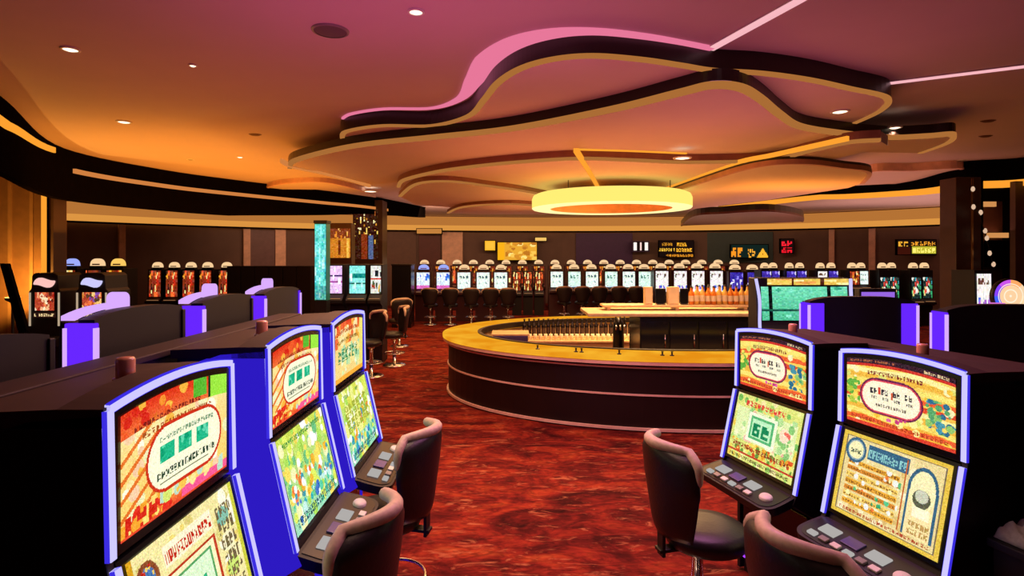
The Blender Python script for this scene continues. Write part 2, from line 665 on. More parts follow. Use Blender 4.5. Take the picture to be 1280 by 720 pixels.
def pic_upper_d(v=0):
    p = Pic(112, 68, 'f0cc50')
    p.grad(0.0, 0.9, 'eca838', 'f0d468')
    n = 9 if v else 7
    p.stripes(n, ['e86030', 'f4dc70', 'e8b040', 'f8e898', 'd84828'], 0.05, 0.88)
    p.blobs(46, 0.045, ['f8e890', 'f0c040', 'f0e8b0', 'd8d870'])
    p.blobs(40, 0.045, ['4890a0', '58a068', '90c068', 'f0d060', '2c6888'], 0.76, 0.18, 1.0, 0.62)
    p.blobs(20, 0.05, ['60a840', 'a8c040', 'f0d860'], 0.0, 0.3, 0.14, 0.7)
    p.rect(0, 0.93, 1, 1, '38202c').rect(0, 0.885, 1, 0.93, 'c83428').glyphs(0.04, 0.94, 0.5, 0.99, 9, 'a86040').glyphs(0.75, 0.94, 0.96, 0.99, 6, 'd8c090')
    p.rect(0, 0, 1, 0.05, 'd8402c').glyphs(0.05, 0.06, 0.95, 0.14, 16, 'b03c20')
    p.glyphs(0.22, 0.76, 0.74, 0.85, 12, '803028')
    p.stad(0.44, 0.47, 0.30, 0.26, '6c2048').stad(0.44, 0.47, 0.284, 0.235, 'd84858').stad(0.44, 0.47, 0.272, 0.215, 'f6eccc')
    for gx in (0.25, 0.36, 0.47, 0.58):
        p.glyphs(gx, 0.50, gx + 0.07, 0.60, 2, '302830').glyphs(gx + 0.01, 0.43, gx + 0.07, 0.48, 3, '585050')
    p.glyphs(0.30, 0.32, 0.60, 0.38, 8, '584038')
    p.rect(0.33, 0.5, 0.35, 0.6, 'd04030').rect(0.45, 0.46, 0.47, 0.56, 'd06040')
    p.blobs(6, 0.03, ['e060a0', 'c03878'], 0.38, 0.14, 0.6, 0.22)
    return p.noise(0.05)


def pic_lower_d():
    p = Pic(100, 76, 'd8dc78')
    p.blobs(110, 0.05, ['e8e890', 'a8d068', '78b858', 'f0e0a0', 'e8c850'])
    p.rect(0.04, 0.32, 0.96, 0.80, 'dce8a8')
    p.blobs(60, 0.05, ['b0d890', 'f0f0c0', '88c070', 'f0b8a0'], 0.04, 0.30, 0.96, 0.85)
    p.glyphs(0.16, 0.82, 0.78, 0.95, 7, 'd84838')
    p.ell(0.80, 0.6, 0.07, 0.10, 'f4d8b8').blobs(6, 0.03, ['e86858', 'f8e8d0'], 0.74, 0.5, 0.88, 0.7)
    p.rect(0.24, 0.33, 0.68, 0.76, 'ecf4d0').rect(0.28, 0.37, 0.64, 0.72, '58b070').rect(0.31, 0.41, 0.61, 0.68, 'b8e8b8')
    p.glyphs(0.33, 0.43, 0.61, 0.67, 2, '188050')
    p.blobs(50, 0.04, ['e8a030', 'd85828', 'f0d860', '689038'], 0.02, 0.12, 0.98, 0.3)
    p.glyphs(0.06, 0.18, 0.94, 0.28, 13, '903820').rect(0, 0.10, 1, 0.13, 'c03c28').glyphs(0.04, 0.02, 0.95, 0.09, 16, '584820')
    return p.noise(0.06)


def pic_lower_e():
    p = Pic(112, 80, 'e0bc48')
    p.rect(0.035, 0.04, 0.965, 0.96, '7c6c54').rect(0.05, 0.055, 0.95, 0.945, 'e4cf90')
    p.blobs(70, 0.05, ['ecd8a0', 'd8b870', 'f0e4b8'], 0.06, 0.06, 0.94, 0.93)
    p.rect(0.27, 0.74, 0.66, 0.91, '38607c').glyphs(0.28, 0.75, 0.65, 0.90, 7, '88c0c0')
    for k in range(7):
        p.rect(0.09, 0.15 + 0.08 * k, 0.60, 0.205 + 0.08 * k, ['e8a838', 'f0c860', 'd88830'][k % 3])
        p.glyphs(0.10, 0.155 + 0.08 * k, 0.60, 0.20 + 0.08 * k, 12, '845020')
    p.blobs(26, 0.03, ['f0e8a0', '60b070', 'e87838', 'e8e8e0'], 0.09, 0.15, 0.62, 0.7)
    p.blobs(8, 0.03, ['38a068', '58c088'], 0.38, 0.25, 0.56, 0.36)
    p.ell(0.15, 0.80, 0.105, 0.15, '38607c').ell(0.15, 0.80, 0.085, 0.12, '90a8b0').ell(0.15, 0.80, 0.075, 0.105, 'f0e8b0').glyphs(0.10, 0.76, 0.21, 0.82, 3, '485848')
    p.rect(0.67, 0.12, 0.93, 0.62, '38607c').ell(0.80, 0.62, 0.13, 0.26, '38607c').rect(0.69, 0.12, 0.91, 0.6, 'f4dca0').ell(0.80, 0.62, 0.105, 0.22, 'f0e6b0')
    p.ell(0.80, 0.54, 0.075, 0.10, '5c5c48').ell(0.80, 0.57, 0.055, 0.07, 'c8c8b0').rect(0.74, 0.34, 0.88, 0.45, 'f6eec8').glyphs(0.72, 0.15, 0.90, 0.3, 5, 'b89050', 2)
    p.rect(0.635, 0.12, 0.65, 0.9, 'c06028')
    p.glyphs(0.08, 0.065, 0.92, 0.12, 16, 'b04828')
    return p.noise(0.045)


# ------------------------------------------------------------------ room shell
def wall_curve(off=0.0):
    pts = [(-21, 10), (-18.5, 15), (-15.4, 19.4), (-11.8, 23.4), (-7.5, 26.0), (0, 27.6), (7, 27.4), (12, 25.8), (16, 22.6), (19.5, 17.5), (22, 10)]
    c = (0, 8)
    out = []
    for x, y in pts:
        d = Vector((x - c[0], y - c[1]))
        d.normalize()
        out.append((x - d.x * off, y - d.y * off))
    return catmull([(x, y, 0) for x, y in out], 6)


fl = MB()
fl.box((0, 13, -0.05), (48, 34, 0.1), carpet_mat())
struct(fl.build('floor'))
ce = MB()
ce.box((0, 13, 4.25), (48, 34, 0.1), M_PLASTER)
struct(ce.build('ceiling'))
w = MB()
ribbon(w, wall_curve(), 0.0, 4.2, 0.2, M_WALL)
struct(w.build('wall_back'))
w = MB()
w.box((-8, -3.1, 2.1), (30, 0.2, 4.2), M_WALL)
w.box((8, -3.1, 2.1), (30, 0.2, 4.2), M_WALL)
struct(w.build('wall_front'))
w = MB()
w.box((-22.6, 3.3, 2.1), (0.2, 13, 4.2), M_WALL)
struct(w.build('wall_left'))
w = MB()
w.box((22.6, 3.3, 2.1), (0.2, 13, 4.2), M_WALL)
struct(w.build('wall_right'))
# frieze round the outer wall, its cove light painted in as emission
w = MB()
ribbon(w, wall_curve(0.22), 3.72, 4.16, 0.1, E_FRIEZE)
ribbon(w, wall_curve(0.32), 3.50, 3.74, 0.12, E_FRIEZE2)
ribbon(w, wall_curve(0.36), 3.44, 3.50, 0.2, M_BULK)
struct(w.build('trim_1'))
# pilasters and framed panels on the back wall
wc = wall_curve(0.16)


def on_wall(px):
    best = None
    for i in range(len(wc) - 1):
        a, b = wc[i], wc[i + 1]
        pa, pb = 640 + a[0] / a[1] * FPX, 640 + b[0] / b[1] * FPX
        if pa <= px <= pb or pb <= px <= pa:
            t = (px - pa) / (pb - pa)
            x, y = a[0] + (b[0] - a[0]) * t, a[1] + (b[1] - a[1]) * t
            best = (x, y, math.atan2(b[1] - a[1], b[0] - a[0]))
    return best


n = 2
for x0, x1, m in ((150, 157, M_WALLTAN), (305, 313, M_WALLTAN), (345, 357, M_WALLTAN), (553, 578, M_WALLTAN),
                  (1036, 1042, M_WALLTAN), (1086, 1093, M_WALLTAN)):
    x, y, a = on_wall((x0 + x1) / 2)
    b = MB()
    b.box((0, 0, 1.72), ((x1 - x0) / FPX * y * 1.03, 0.14, 3.44), m)
    o = struct(b.build('trim_%d' % n, loc=(x, y - 0.05, 0), rz=a, bevel=0.015))
    n += 1
for x0, x1, z0, z1, m in ((313, 343, 1.6, 3.4, mat('mauve_panel', (0.16, 0.085, 0.085), 0.5)),
                          (720, 790, 1.9, 3.4, mat('plum_panel', (0.055, 0.012, 0.10), 0.5)),
                          (880, 962, 2.0, 3.4, mat('dark_teal_panel', (0.02, 0.055, 0.055), 0.5)),
                          (482, 520, 0.0, 3.4, mat('umber_panel', (0.12, 0.055, 0.03), 0.5)),
                          (524, 550, 0.0, 3.3, mat('maroon_panel', (0.10, 0.018, 0.012), 0.5))):
    x, y, a = on_wall((x0 + x1) / 2)
    b = MB()
    b.box((0, 0, (z0 + z1) / 2), ((x1 - x0) / FPX * y, 0.06, z1 - z0), m)
    struct(b.build('trim_%d' % n, loc=(x, y - 0.02, 0), rz=a))
    n += 1


# ------------------------------------------------------------------ sculpted ceiling
def plan(pxs, z):
    return [up(x, y, z) + (0,) for x, y in pxs]


# black bulkhead that edges the main ceiling on the left, with a lit trim
BL = [(-5.3, 5.2), up(0, 125, 4.2), up(75, 185, 4.2), up(200, 212, 4.2), up(300, 226, 4.2), up(400, 238, 4.2), up(465, 246, 4.2), up(530, 259, 4.2)]
BLc = catmull([(p[0], p[1], 0) for p in BL], 8)
zb = [3.30 + 0.5 * max(0, (i / (len(BLc) - 1) - 0.55) / 0.45) for i in range(len(BLc))]
w = MB()
ribbon(w, BLc, zb, 4.2, 0.12, M_BULK)
struct(w.build('trim_%d' % n))
n += 1
w = MB()
off = []
for x, y, z in BLc:
    d = Vector((0 - x, 6 - y)).normalized() * 0.11
    off.append((x + d.x, y + d.y, 0))
k0 = 0
zt = [3.84 + 0.20 * max(0, (k - 8) / 7) for k in range(16)]
ribbon(w, off[:16], zt, [z + 0.09 for z in zt], 0.05, E_GOLD)
ribbon(w, off[17:-6], 3.80, 3.88, 0.05, E_GOLDDIM)
struct(w.build('trim_%d' % n))
n += 1
# bulkhead on the right
BR = [(10.3, 9.0), up(1280, 197, 4.2), up(1200, 203, 4.2), up(1140, 219, 4.2), up(1060, 232, 4.2), up(990, 240, 4.2), up(900, 252, 4.2)]
BRc = catmull([(p[0], p[1], 0) for p in BR], 8)
m_ = len(BRc) - 1
zb = [3.78 + 0.25 * min(1, max(0, (i / m_ - 0.4) / 0.35)) for i in range(m_ + 1)]
w = MB()
ribbon(w, BRc, zb, 4.2, 0.14, M_BULK)
struct(w.build('trim_%d' % n))
n += 1
w = MB()
ribbon(w, BRc, [z - 0.13 for z in zb], zb, 0.14, E_GOLD)
struct(w.build('trim_%d' % n))
n += 1


def slab(pxs, ztop, zbot, close, lip=0.045, fas=None, mslab=None, glow=None, glow_px=None, smooth_n=7, mfas=None, mlip=None):
    """hanging ceiling leaf: near edge pxs seen at ztop, far side closed in plan by points `close`"""
    global n
    near = catmull(plan(pxs, ztop), smooth_n)
    poly = [(p[0], p[1]) for p in near] + close
    b = MB()
    b.prism(poly, zbot, ztop - 0.001, 'z', mslab or M_SLAB)
    ribbon(b, near, zbot + lip, ztop + 0.002, 0.05, mfas or M_FASCIA)
    ribbon(b, near, zbot - 0.012, zbot + lip, 0.07, mlip or M_LIP)
    o = struct(b.build('trim_%d' % n))
    n += 1
    return near


Z1, Z2, Z3, Z4, Z5 = 4.01, 3.85, 3.72, 3.62, 3.52
P1 = [(432, 165), (428, 152), (440, 145), (480, 139), (540, 139), (585, 126), (605, 103), (622, 80), (650, 60), (690, 47), (740, 42), (800, 47), (850, 55), (890, 62),
      (950, 66), (1010, 75), (1060, 87), (1108, 100), (1100, 118), (1062, 138)]
near1 = slab(P1, 4.2, Z1, lip=0.012, close=[up(1062, 158, Z1), up(900, 130, Z1), up(640, 180, Z1), up(480, 200, Z1)])
# pink cove light above the first leaf
w = MB()
q = [p for p in near1]
pk = catmull(plan([(428, 147), (440, 141), (480, 135), (540, 134), (575, 122), (592, 100), (610, 74), (642, 53), (685, 41), (740, 38), (800, 43), (850, 51), (890, 59)], 4.2), 7)
nl = []
ws = [0.015, 0.02, 0.02, 0.02, 0.05, 0.10, 0.13, 0.12, 0.09, 0.06, 0.04, 0.03, 0.03]
# flat glowing strip set in the ceiling against the leaf
vs, fs = [], []
cp = near1[7:7 + len(pk)]
for i, p in enumerate(pk):
    tt = i / (len(pk) - 1) * (len(ws) - 1)
    k = min(int(tt), len(ws) - 2)
    wd = ws[k] + (ws[k + 1] - ws[k]) * (tt - k)
    a = Vector(pk[max(i - 1, 0)])
    c = Vector(pk[min(i + 1, len(pk) - 1)])
    t = (c - a).normalized()
    nn = Vector((t.y, -t.x, 0))
    P = Vector(p)
    for s, z in ((-1, 4.175), (1, 4.175), (1, 4.2), (-1, 4.2)):
        vs.append((P.x + nn.x * s * wd, P.y + nn.y * s * wd, z))
for i in range(len(pk) - 1):
    for k in range(4):
        fs.append((i * 4 + k, i * 4 + (k + 1) % 4, i * 4 + 4 + (k + 1) % 4, i * 4 + 4 + k))
w.add(vs, fs, E_PINK)
struct(w.build('trim_%d' % n))
n += 1
# straight pink linear lights
for a, b_ in (((877, 66), (1010, -8)), ((1108, 103), (1300, 79))):
    pa, pb = Vector(up(*a, 4.2)), Vector(up(*b_, 4.2))
    d = (pb - pa)
    o = MB()
    o.box((d.length / 2, 0, 0), (d.length, 0.085, 0.02), E_PINK2)
    o.box((d.length / 2, 0, 0.004), (d.length + 0.02, 0.10, 0.012), M_WHITE)
    t = o.build('linear_light', loc=(pa.x, pa.y, 4.19), rz=math.atan2(d.y, d.x))
    tag(t, 'pink linear ceiling light running to the %s of the photo' % ('top edge' if a[0] < 900 else 'right edge'), 'ceiling light', 'pink linear ceiling lights')

P2 = [(362, 199), (368, 190), (410, 177), (460, 167), (540, 158), (640, 146), (760, 121), (850, 97), (890, 87), (925, 90), (950, 105), (975, 127), (1000, 143),
      (1050, 152), (1110, 158), (1160, 156), (1190, 154), (1184, 164), (1150, 178)]
slab(P2, Z1, Z2, [up(1080, 190, Z2), up(960, 215, Z2), up(800, 240, Z2), up(700, 252, Z2), up(620, 222, Z2), up(592, 206, Z2), up(540, 214, Z2), up(495, 228, Z2), up(462, 230, Z2), up(400, 214, Z2)])
# golden glow edge on the far left rim of the second leaf
w = MB()
g = catmull(plan([(352, 202), (364, 208), (400, 216), (436, 225), (462, 233)], Z2), 6)
ribbon(w, g, Z2 - 0.02, Z2 + 0.05, 0.05, E_GOLDDIM)
struct(w.build('trim_%d' % n))
n += 1
# lower leaves around the ring
slab([(498, 226), (505, 217), (545, 206), (590, 199), (645, 193), (720, 188), (790, 190), (860, 193), (960, 190), (1010, 178), (1060, 166), (1100, 163)], Z2, Z3,
     [up(1110, 182, Z3), up(1040, 200, Z3), up(960, 228, Z3), up(860, 245, Z3), up(720, 258, Z3), up(560, 250, Z3)], lip=0.03,
     mfas=mat('rose_fascia', (0.30, 0.12, 0.08), 0.5))
slab([(800, 247), (830, 238), (880, 220), (925, 205), (965, 197), (1010, 196), (1050, 201), (1086, 207), (1078, 222)], Z3, Z4,
     [up(1060, 235, Z4), up(960, 250, Z4), up(860, 262, Z4)], lip=0.06, mlip=mat('rose_lip', (0.5, 0.25, 0.16), 0.5))
w = MB()
g = catmull(plan([(796, 244), (830, 235), (880, 217), (925, 202), (965, 194), (1010, 184), (1060, 173)], Z3 + 0.0), 6)
ribbon(w, g, Z3 - 0.03, Z3 + 0.03, 0.04, E_GOLD)
g2 = catmull(plan([(720, 187), (728, 200), (738, 216), (748, 234)], Z3), 5)
ribbon(w, g2, Z3 - 0.035, Z3 + 0.02, 0.07, E_GOLD)
g3 = catmull(plan([(722, 186), (790, 188), (858, 191)], Z2), 5)
ribbon(w, g3, Z2 - 0.02, Z2 + 0.01, 0.05, E_GOLD)
struct(w.build('trim_%d' % n))
n += 1
slab([(1084, 214), (1092, 205), (1140, 204), (1200, 201), (1190, 212), (1150, 222)], 4.2, 4.05, [up(1110, 230, 4.05), up(1070, 232, 4.05)], lip=0.03,
     mlip=mat('pale_rose_lip', (0.8, 0.5, 0.42), 0.5), mfas=mat('pale_rose_lip', (0.8, 0.5, 0.42), 0.5))
slab([(500, 240), (520, 224), (560, 220), (610, 226), (650, 232), (690, 240)], Z3, Z4, [up(690, 262, Z4), up(600, 262, Z4), up(520, 256, Z4)], lip=0.02,
     mfas=mat('rose_fascia', (0.30, 0.12, 0.08), 0.5))
slab([(330, 232), (350, 225), (400, 222), (440, 230), (462, 238)], 4.2, 4.1, [up(470, 247, 4.1), up(400, 237, 4.1)], lip=0.03,
     mlip=mat('pale_rose_lip', (0.8, 0.5, 0.42), 0.5), mfas=mat('pale_rose_lip', (0.8, 0.5, 0.42), 0.5))
slab([(560, 262), (580, 254), (640, 250), (700, 256)], Z4, Z5, [up(700, 268, Z5), up(600, 268, Z5)], lip=0.02, mfas=mat('rose_fascia', (0.30, 0.12, 0.08), 0.5))
slab([(852, 276), (868, 262), (905, 258), (960, 255), (1000, 262), (1003, 270)], 3.7, 3.5, [up(960, 279, 3.5), up(880, 281, 3.5)], lip=0.05,
     mslab=mat('oxblood_panel', (0.10, 0.02, 0.012), 0.4), mlip=mat('oxblood_panel', (0.10, 0.02, 0.012), 0.4))

# ring light
rx, ry = ax(763, 11.6), 11.6
t = thing('ring_light', 'large glowing yellow ring light hanging over the oval bar', 'ring light', (rx, ry, 3.25))
b = MB()
b.lathe([(1.24, 0.30), (1.50, 0.30), (1.57, 0.27), (1.60, 0.20), (1.60, 0.02)], E_RING, 64)
b.build('ring_shade', t)
b = MB()
b.lathe([(1.22, 0.01), (1.22, 0.30), (0.001, 0.31)], mat('ring_inner', (0.75, 0.42, 0.16), 0.6), 64)
b.build('inner_canopy', t)
b = MB()
b.lathe([(1.22, 0.02), (1.24, 0.0), (1.58, 0.0), (1.60, 0.02)], E_RING2, 64)
b.build('diffuser', t)
for k in range(4):
    a = PI / 4 + k * PI / 2
    b = MB()
    b.tube([(1.35 * math.cos(a), 1.35 * math.sin(a), 0.3), (1.35 * math.cos(a), 1.35 * math.sin(a), 0.52)], 0.008, M_BLACK, 6)
    b.build('hanging_rod', t)


# downlights, speaker and vents in the ceiling
def downlight(px, py, z, label, r=0.07, on=True, spot=60, col=(1, 0.72, 0.5)):
    x, y = up(px, py, z)
    t = thing('downlight', label, 'downlight', (x, y, z), 0, 'ceiling downlights')
    b = MB()
    b.lathe([(r * 1.35, 0), (r * 1.3, -0.012), (r, -0.014), (r, -0.004)], M_WHITE, 20)
    b.build('trim_ring', t)
    b = MB()
    b.lathe([(r, -0.008), (r * 0.5, -0.02), (0.001, -0.024)], E_WARM if on else M_GREYBTN, 20)
    b.build('lens', t)
    if spot:
        l = bpy.data.lights.new('downlight_lamp', 'SPOT')
        l.energy = spot
        l.color = col
        l.spot_size = R(110)
        l.spot_blend = 0.9
        l.shadow_soft_size = 0.03
        o = bpy.data.objects.new('downlight_lamp', l)
        COL.objects.link(o)
        o.location = (x, y, z - 0.05)
    return t


downlight(88, 61, 4.2, 'ceiling downlight nearest the upper left corner, brightly lit', 0.06, spot=110)
downlight(155, 152, 4.2, 'bright ceiling downlight above the left black bulkhead', 0.075, spot=110)
downlight(241, 81, 4.2, 'tiny dim ceiling light between two brighter downlights at left', 0.03, spot=0)
downlight(520, 14, 4.2, 'bright downlight at the top edge of the photo', 0.05, spot=140)
downlight(238, 199, 4.2, 'faint small downlight close to the left bulkhead', 0.06, False, 0)
downlight(300, 196, 4.2, 'small lit downlight left of the sculpted ceiling leaves', 0.05, spot=110)
downlight(853, 197, Z3, 'bright spotlight set in the leaf just above the ring light', 0.10, spot=160)
downlight(1050, 139, Z1, 'bright lamp at the right tip of the upper leaf', 0.08, spot=90)
downlight(1118, 159, Z1 - 0.02, 'bright lamp on the dark edge at the right of the second leaf', 0.07, spot=90)
downlight(463, 239, 4.1, 'pale lamp at the left end of the second leaf by the bulkhead', 0.16, spot=0)
downlight(1203, 200, 4.2, 'small dark lamp where the right bulkhead bends', 0.07, False, 0)
x, y = up(413, 38, 4.2)
t = thing('ceiling_speaker', 'round grey flush speaker in the ceiling near the top edge', 'speaker', (x, y, 4.2))
b = MB()
b.lathe([(0.155, 0), (0.15, -0.012), (0.135, -0.014)], M_GREYBTN, 28)
b.build('rim', t)
b = MB()
b.lathe([(0.135, -0.010), (0.07, -0.018), (0.001, -0.02)], mat('speaker_mesh', (0.12, 0.09, 0.11), 0.7, bump=0.4, scale=200), 28)
b.build('grille', t)
for px, py, lab in ((319, 168, 'small brown sprinkler plate left of the sculpted ceiling leaves'), (1235, 151, 'upper of two small dark vents at right of the ceiling'),
                    (1232, 170, 'lower of two small dark vents at right of the ceiling')):
    x, y = up(px, py, 4.2)
    b = MB()
    b.lathe([(0.001, -0.02), (0.06, -0.018), (0.10, 0)], mat('vent_brown', (0.12, 0.04, 0.03), 0.6), 18, sx=1.0, sy=0.8)
    tag(b.build('ceiling_vent', loc=(x, y, 4.2)), lab, 'vent')


# ------------------------------------------------------------------ foreground slot machines
def arch(x, hw=0.35, k=0.035):
    return k * (1 - (x / hw) ** 2)


def slot_machine(label, loc, rz, T, W, up_pic, low_pic, blue_side=True, beacon=True, depth=0.42, group=None, spare_btn=True, sc=1.0):
    t = thing('slot_machine', label, 'slot machine', (loc[0], loc[1], 0), rz, group)
    hw = W / 2
    zM, zB = T - 0.42 * sc, T - 0.90 * sc
    yM, yB = -0.012, -0.125
    # cabinet: profile in (y, z)
    b = MB()
    prof = [(0.012, T - 0.02), (yM + 0.02, zM), (yB + 0.02, zB), (yB - 0.02, zB - 0.08), (0.02, zB - 0.16), (0.03, 0.10), (depth, 0.10), (depth, T - 0.10), (depth - 0.02, T - 0.02)]
    side = M_BLUESIDE if blue_side else M_BLACK
    b.prism(prof, -hw + 0.03, hw - 0.03, 'x', M_BLACK)
    b.build('cabinet', t, bevel=0.006)
    for s in (-1, 1):
        b = MB()
        sp = [(0.0, T - 0.015), (yM, zM), (yB, zB), (yB - 0.04, zB - 0.08), (0.0, zB - 0.18), (0.0, 0.02), (depth - 0.02, 0.02), (depth - 0.02, T - 0.1), (0.2, T - 0.03)]
        b.prism(sp, s * (hw - 0.03), s * hw, 'x', side if (blue_side is True or blue_side == s) else M_BLACK)
        b.build('side_panel', t, bevel=0.004)
    b = MB()
    b.box((0, depth / 2, 0.06), (W - 0.08, depth - 0.06, 0.12), M_BLACK)
    b.build('plinth', t)
    # top board with arched front
    b = MB()
    top = [(-hw + 2 * hw * i / 14, T + arch(-hw + 2 * hw * i / 14, hw)) for i in range(15)] + [(hw, T - 0.05), (-hw, T - 0.05)]
    b.prism(top, -0.005, 0.12, 'y', M_BROWNTOP)
    b.add([(-hw, 0.12, T + 0.0), (hw, 0.12, T + 0.0), (hw, depth, T - 0.012), (-hw, depth, T - 0.012), (-hw, 0.12, T - 0.05), (hw, 0.12, T - 0.05), (hw, depth, T - 0.05), (-hw, depth, T - 0.05)],
          [(0, 1, 2, 3), (4, 5, 6, 7), (0, 1, 5, 4), (1, 2, 6, 5), (2, 3, 7, 6), (3, 0, 4, 7)], M_BROWNTOP)
    b.build('top_board', t)

    # LED strips
    def led(pts, sd, nrm, w_=0.0115):
        b = MB()
        b.sweep(pts, sd, nrm, w_ + 0.0035, 0.006, E_BLUE)
        b.sweep(pts, sd, nrm, w_, 0.009, E_LED)
        return b.build('led_strip', t)
    e = hw - 0.013
    for s in (-1, 1):
        led([(s * e, -0.016, zM + 0.012), (s * e, -0.008, T - 0.006)], (1, 0, 0), (0, 1, 0))
        led([(s * e, yM - 0.016, zM - 0.012), (s * (e + 0.002), yB - 0.014, zB - 0.02)], (1, 0, 0), (0, 0.97, -0.2))
    led([(-e + 2 * e * i / 14, -0.008, T - 0.006 + arch(-e + 2 * e * i / 14, hw)) for i in range(15)], (0, 0, 1), (0, 1, 0))
    # blue halo strips inside the LEDs
    b = MB()
    b.prism([(-hw + 0.03, zM + 0.005), (hw - 0.03, zM + 0.005)] + [((hw - 0.03) * (1 - 2 * i / 14), T - 0.02 + arch(hw * (1 - 2 * i / 14), hw)) for i in range(15)], -0.010, 0.02, 'y', M_SOFT)
    b.build('bezel', t)
    b = MB()
    b.add([(-hw + 0.03, yM - 0.004, zM - 0.005), (hw - 0.03, yM - 0.004, zM - 0.005), (hw - 0.03, yB - 0.004, zB), (-hw + 0.03, yB - 0.004, zB),
           (-hw + 0.03, yM + 0.03, zM - 0.005), (hw - 0.03, yM + 0.03, zM - 0.005), (hw - 0.03, yB + 0.03, zB), (-hw + 0.03, yB + 0.03, zB)],
          [(0, 1, 2, 3), (4, 5, 6, 7), (0, 1, 5, 4), (1, 2, 6, 5), (2, 3, 7, 6), (3, 0, 4, 7)], M_SOFT)
    b.build('bezel', t)
    sw = hw - 0.055
    zu0, zu1 = zM + 0.035, T - 0.045

    def fu(u, v):
        x = -sw + 2 * sw * u
        z = zu0 + (zu1 + arch(x, hw) - zu0) * v
        return (x, -0.0135, z)
    picture_mesh('upper_screen', up_pic, fu, t)

    def fl_(u, v):
        x = -sw + 2 * sw * u
        s = 0.045 + (1 - v) * 0.91
        y = yM + (yB - yM) * s - 0.008
        z = zM + (zB - zM) * s
        return (x, y, z)
    picture_mesh('lower_screen', low_pic, fl_, t)
    # button deck: rounded plate tilted to the player
    M = Matrix.Translation((0, yB - 0.01, zB - 0.035)) @ Matrix.Rotation(R(14), 4, 'X')
    b = MB()
    w2 = hw - 0.01
    pl = [(-w2, 0.0), (w2, 0.0), (w2 + 0.01, -0.10)]
    for i in range(9):
        a = i / 8 * PI / 2
        pl.append((w2 - 0.07 + 0.08 * math.cos(a), -0.15 - 0.08 * math.sin(a)))
    for i in range(9):
        a = PI / 2 + i / 8 * PI / 2
        pl.append((-w2 + 0.07 + 0.08 * math.cos(a), -0.15 - 0.08 * math.sin(a)))
    pl.append((-w2 - 0.01, -0.10))
    b.prism(pl, -0.05, 0.0, 'z', M_BLACK, M=M)
    deck = b.build('button_deck', t, bevel=0.008)
    b = MB()
    b.prism([(x * 0.93, (y + 0.115) * 0.85 - 0.115) for x, y in pl], 0.0, 0.004, 'z', mat('deck_inlay', (0.014, 0.010, 0.010), 0.3), M=M)
    b.build('inlay', deck)
    E_BTN = emis('lit_button_face', (0.55, 0.52, 0.50), 0.8)
    for i in range(3):
        b = MB()
        b.box((-w2 * 0.60 + i * w2 * 0.42, -0.095, 0.008), (w2 * 0.30, 0.07, 0.010), E_BTN if i != 1 else mat('screen_violet', (0.10, 0.08, 0.25), 0.2), M=M)
        b.build('button_panel', deck, bevel=0.003)
    for i in range(6):
        b = MB()
        b.box((-w2 * 0.72 + i * w2 * 0.22, -0.175, 0.010), (w2 * 0.15, 0.035, 0.014), [E_BTN, M_GREYBTN, M_WHITE][i % 3], M=M)
        b.build('button', deck, bevel=0.004)
    b = MB()
    b.lathe([(0.001, 0.022), (0.030, 0.020), (0.036, 0.012), (0.038, 0.0)], M_WHITE, 20, c=(w2 * 0.70, -0.13, 0), sx=1.25, M=M)
    b.build('spin_button', deck)
    # belly door and base light
    b = MB()
    b.box((0, 0.018, (zB - 0.16 + 0.12) / 2), (W - 0.12, 0.03, zB - 0.36), M_SOFT)
    door = b.build('belly_door', t, bevel=0.006)
    b = MB()
    b.lathe([(0.001, 0), (0.012, 0), (0.012, -0.012)], M_CHROME, 12, M=Matrix.Translation((hw - 0.12, 0.0, zB - 0.35)) @ Matrix.Rotation(R(90), 4, 'X'))
    b.build('lock', door)
    b = MB()
    b.box((0, -0.012, 0.14), (W - 0.1, 0.012, 0.02), emis('violet_base_led', (0.30, 0.04, 1.0), 2.0, True))
    b.build('base_light', t)
    if beacon:
        b = MB()
        b.lathe([(0.036, T - 0.01), (0.036, T + 0.012), (0.024, T + 0.014)], M_WHITE, 20, c=(0, 0.17, 0))
        cand = b.build('beacon', t)
        b = MB()
        b.lathe([(0.028, T + 0.012), (0.028, T + 0.07), (0.024, T + 0.078), (0.001, T + 0.08)], M_REDGLASS, 20, c=(0, 0.17, 0))
        b.build('beacon_glass', cand)
    return t


XL = -1.09
TL = 1.892
slot_machine('nearest slot machine of the left row, green blocks in a red oval, cut off below', (XL, 1.855), R(90), TL, 0.69, pic_upper_a(), pic_lower_a(), blue_side=1, group=None)
slot_machine('middle slot machine of the left foreground row, with a green and yellow lower screen', (XL - 0.015, 2.90), R(90), TL, 0.72, pic_upper_a(1), pic_lower_b(), True)
slot_machine('farthest slot machine of the left foreground row, blue-sided with a pale green screen', (XL, 3.78), R(90), TL, 0.74, pic_upper_c(), pic_lower_b(1), True, beacon=False)

TR = 1.757
u = Vector((-0.284, 0.959))


def right_pos(l, r):
    s = 1.33
    return ((l[0] + r[0]) / 2 * s, (l[1] + r[1]) / 2 * s)


DP = right_pos((1.24, 3.15), (1.41, 2.64))
EP = right_pos((1.43, 2.48), (1.59, 1.97))
RR = -math.atan2(0.959, 0.284)
slot_machine('farther slot machine of the right foreground pair, green block on its lower screen', DP, RR, TR, 0.72, pic_upper_d(), pic_lower_d(), False, group=None)
slot_machine('nearest slot machine at right, golden lower screen with a blue arch', EP, RR, TR, 0.71, pic_upper_d(1), pic_lower_e(), False)

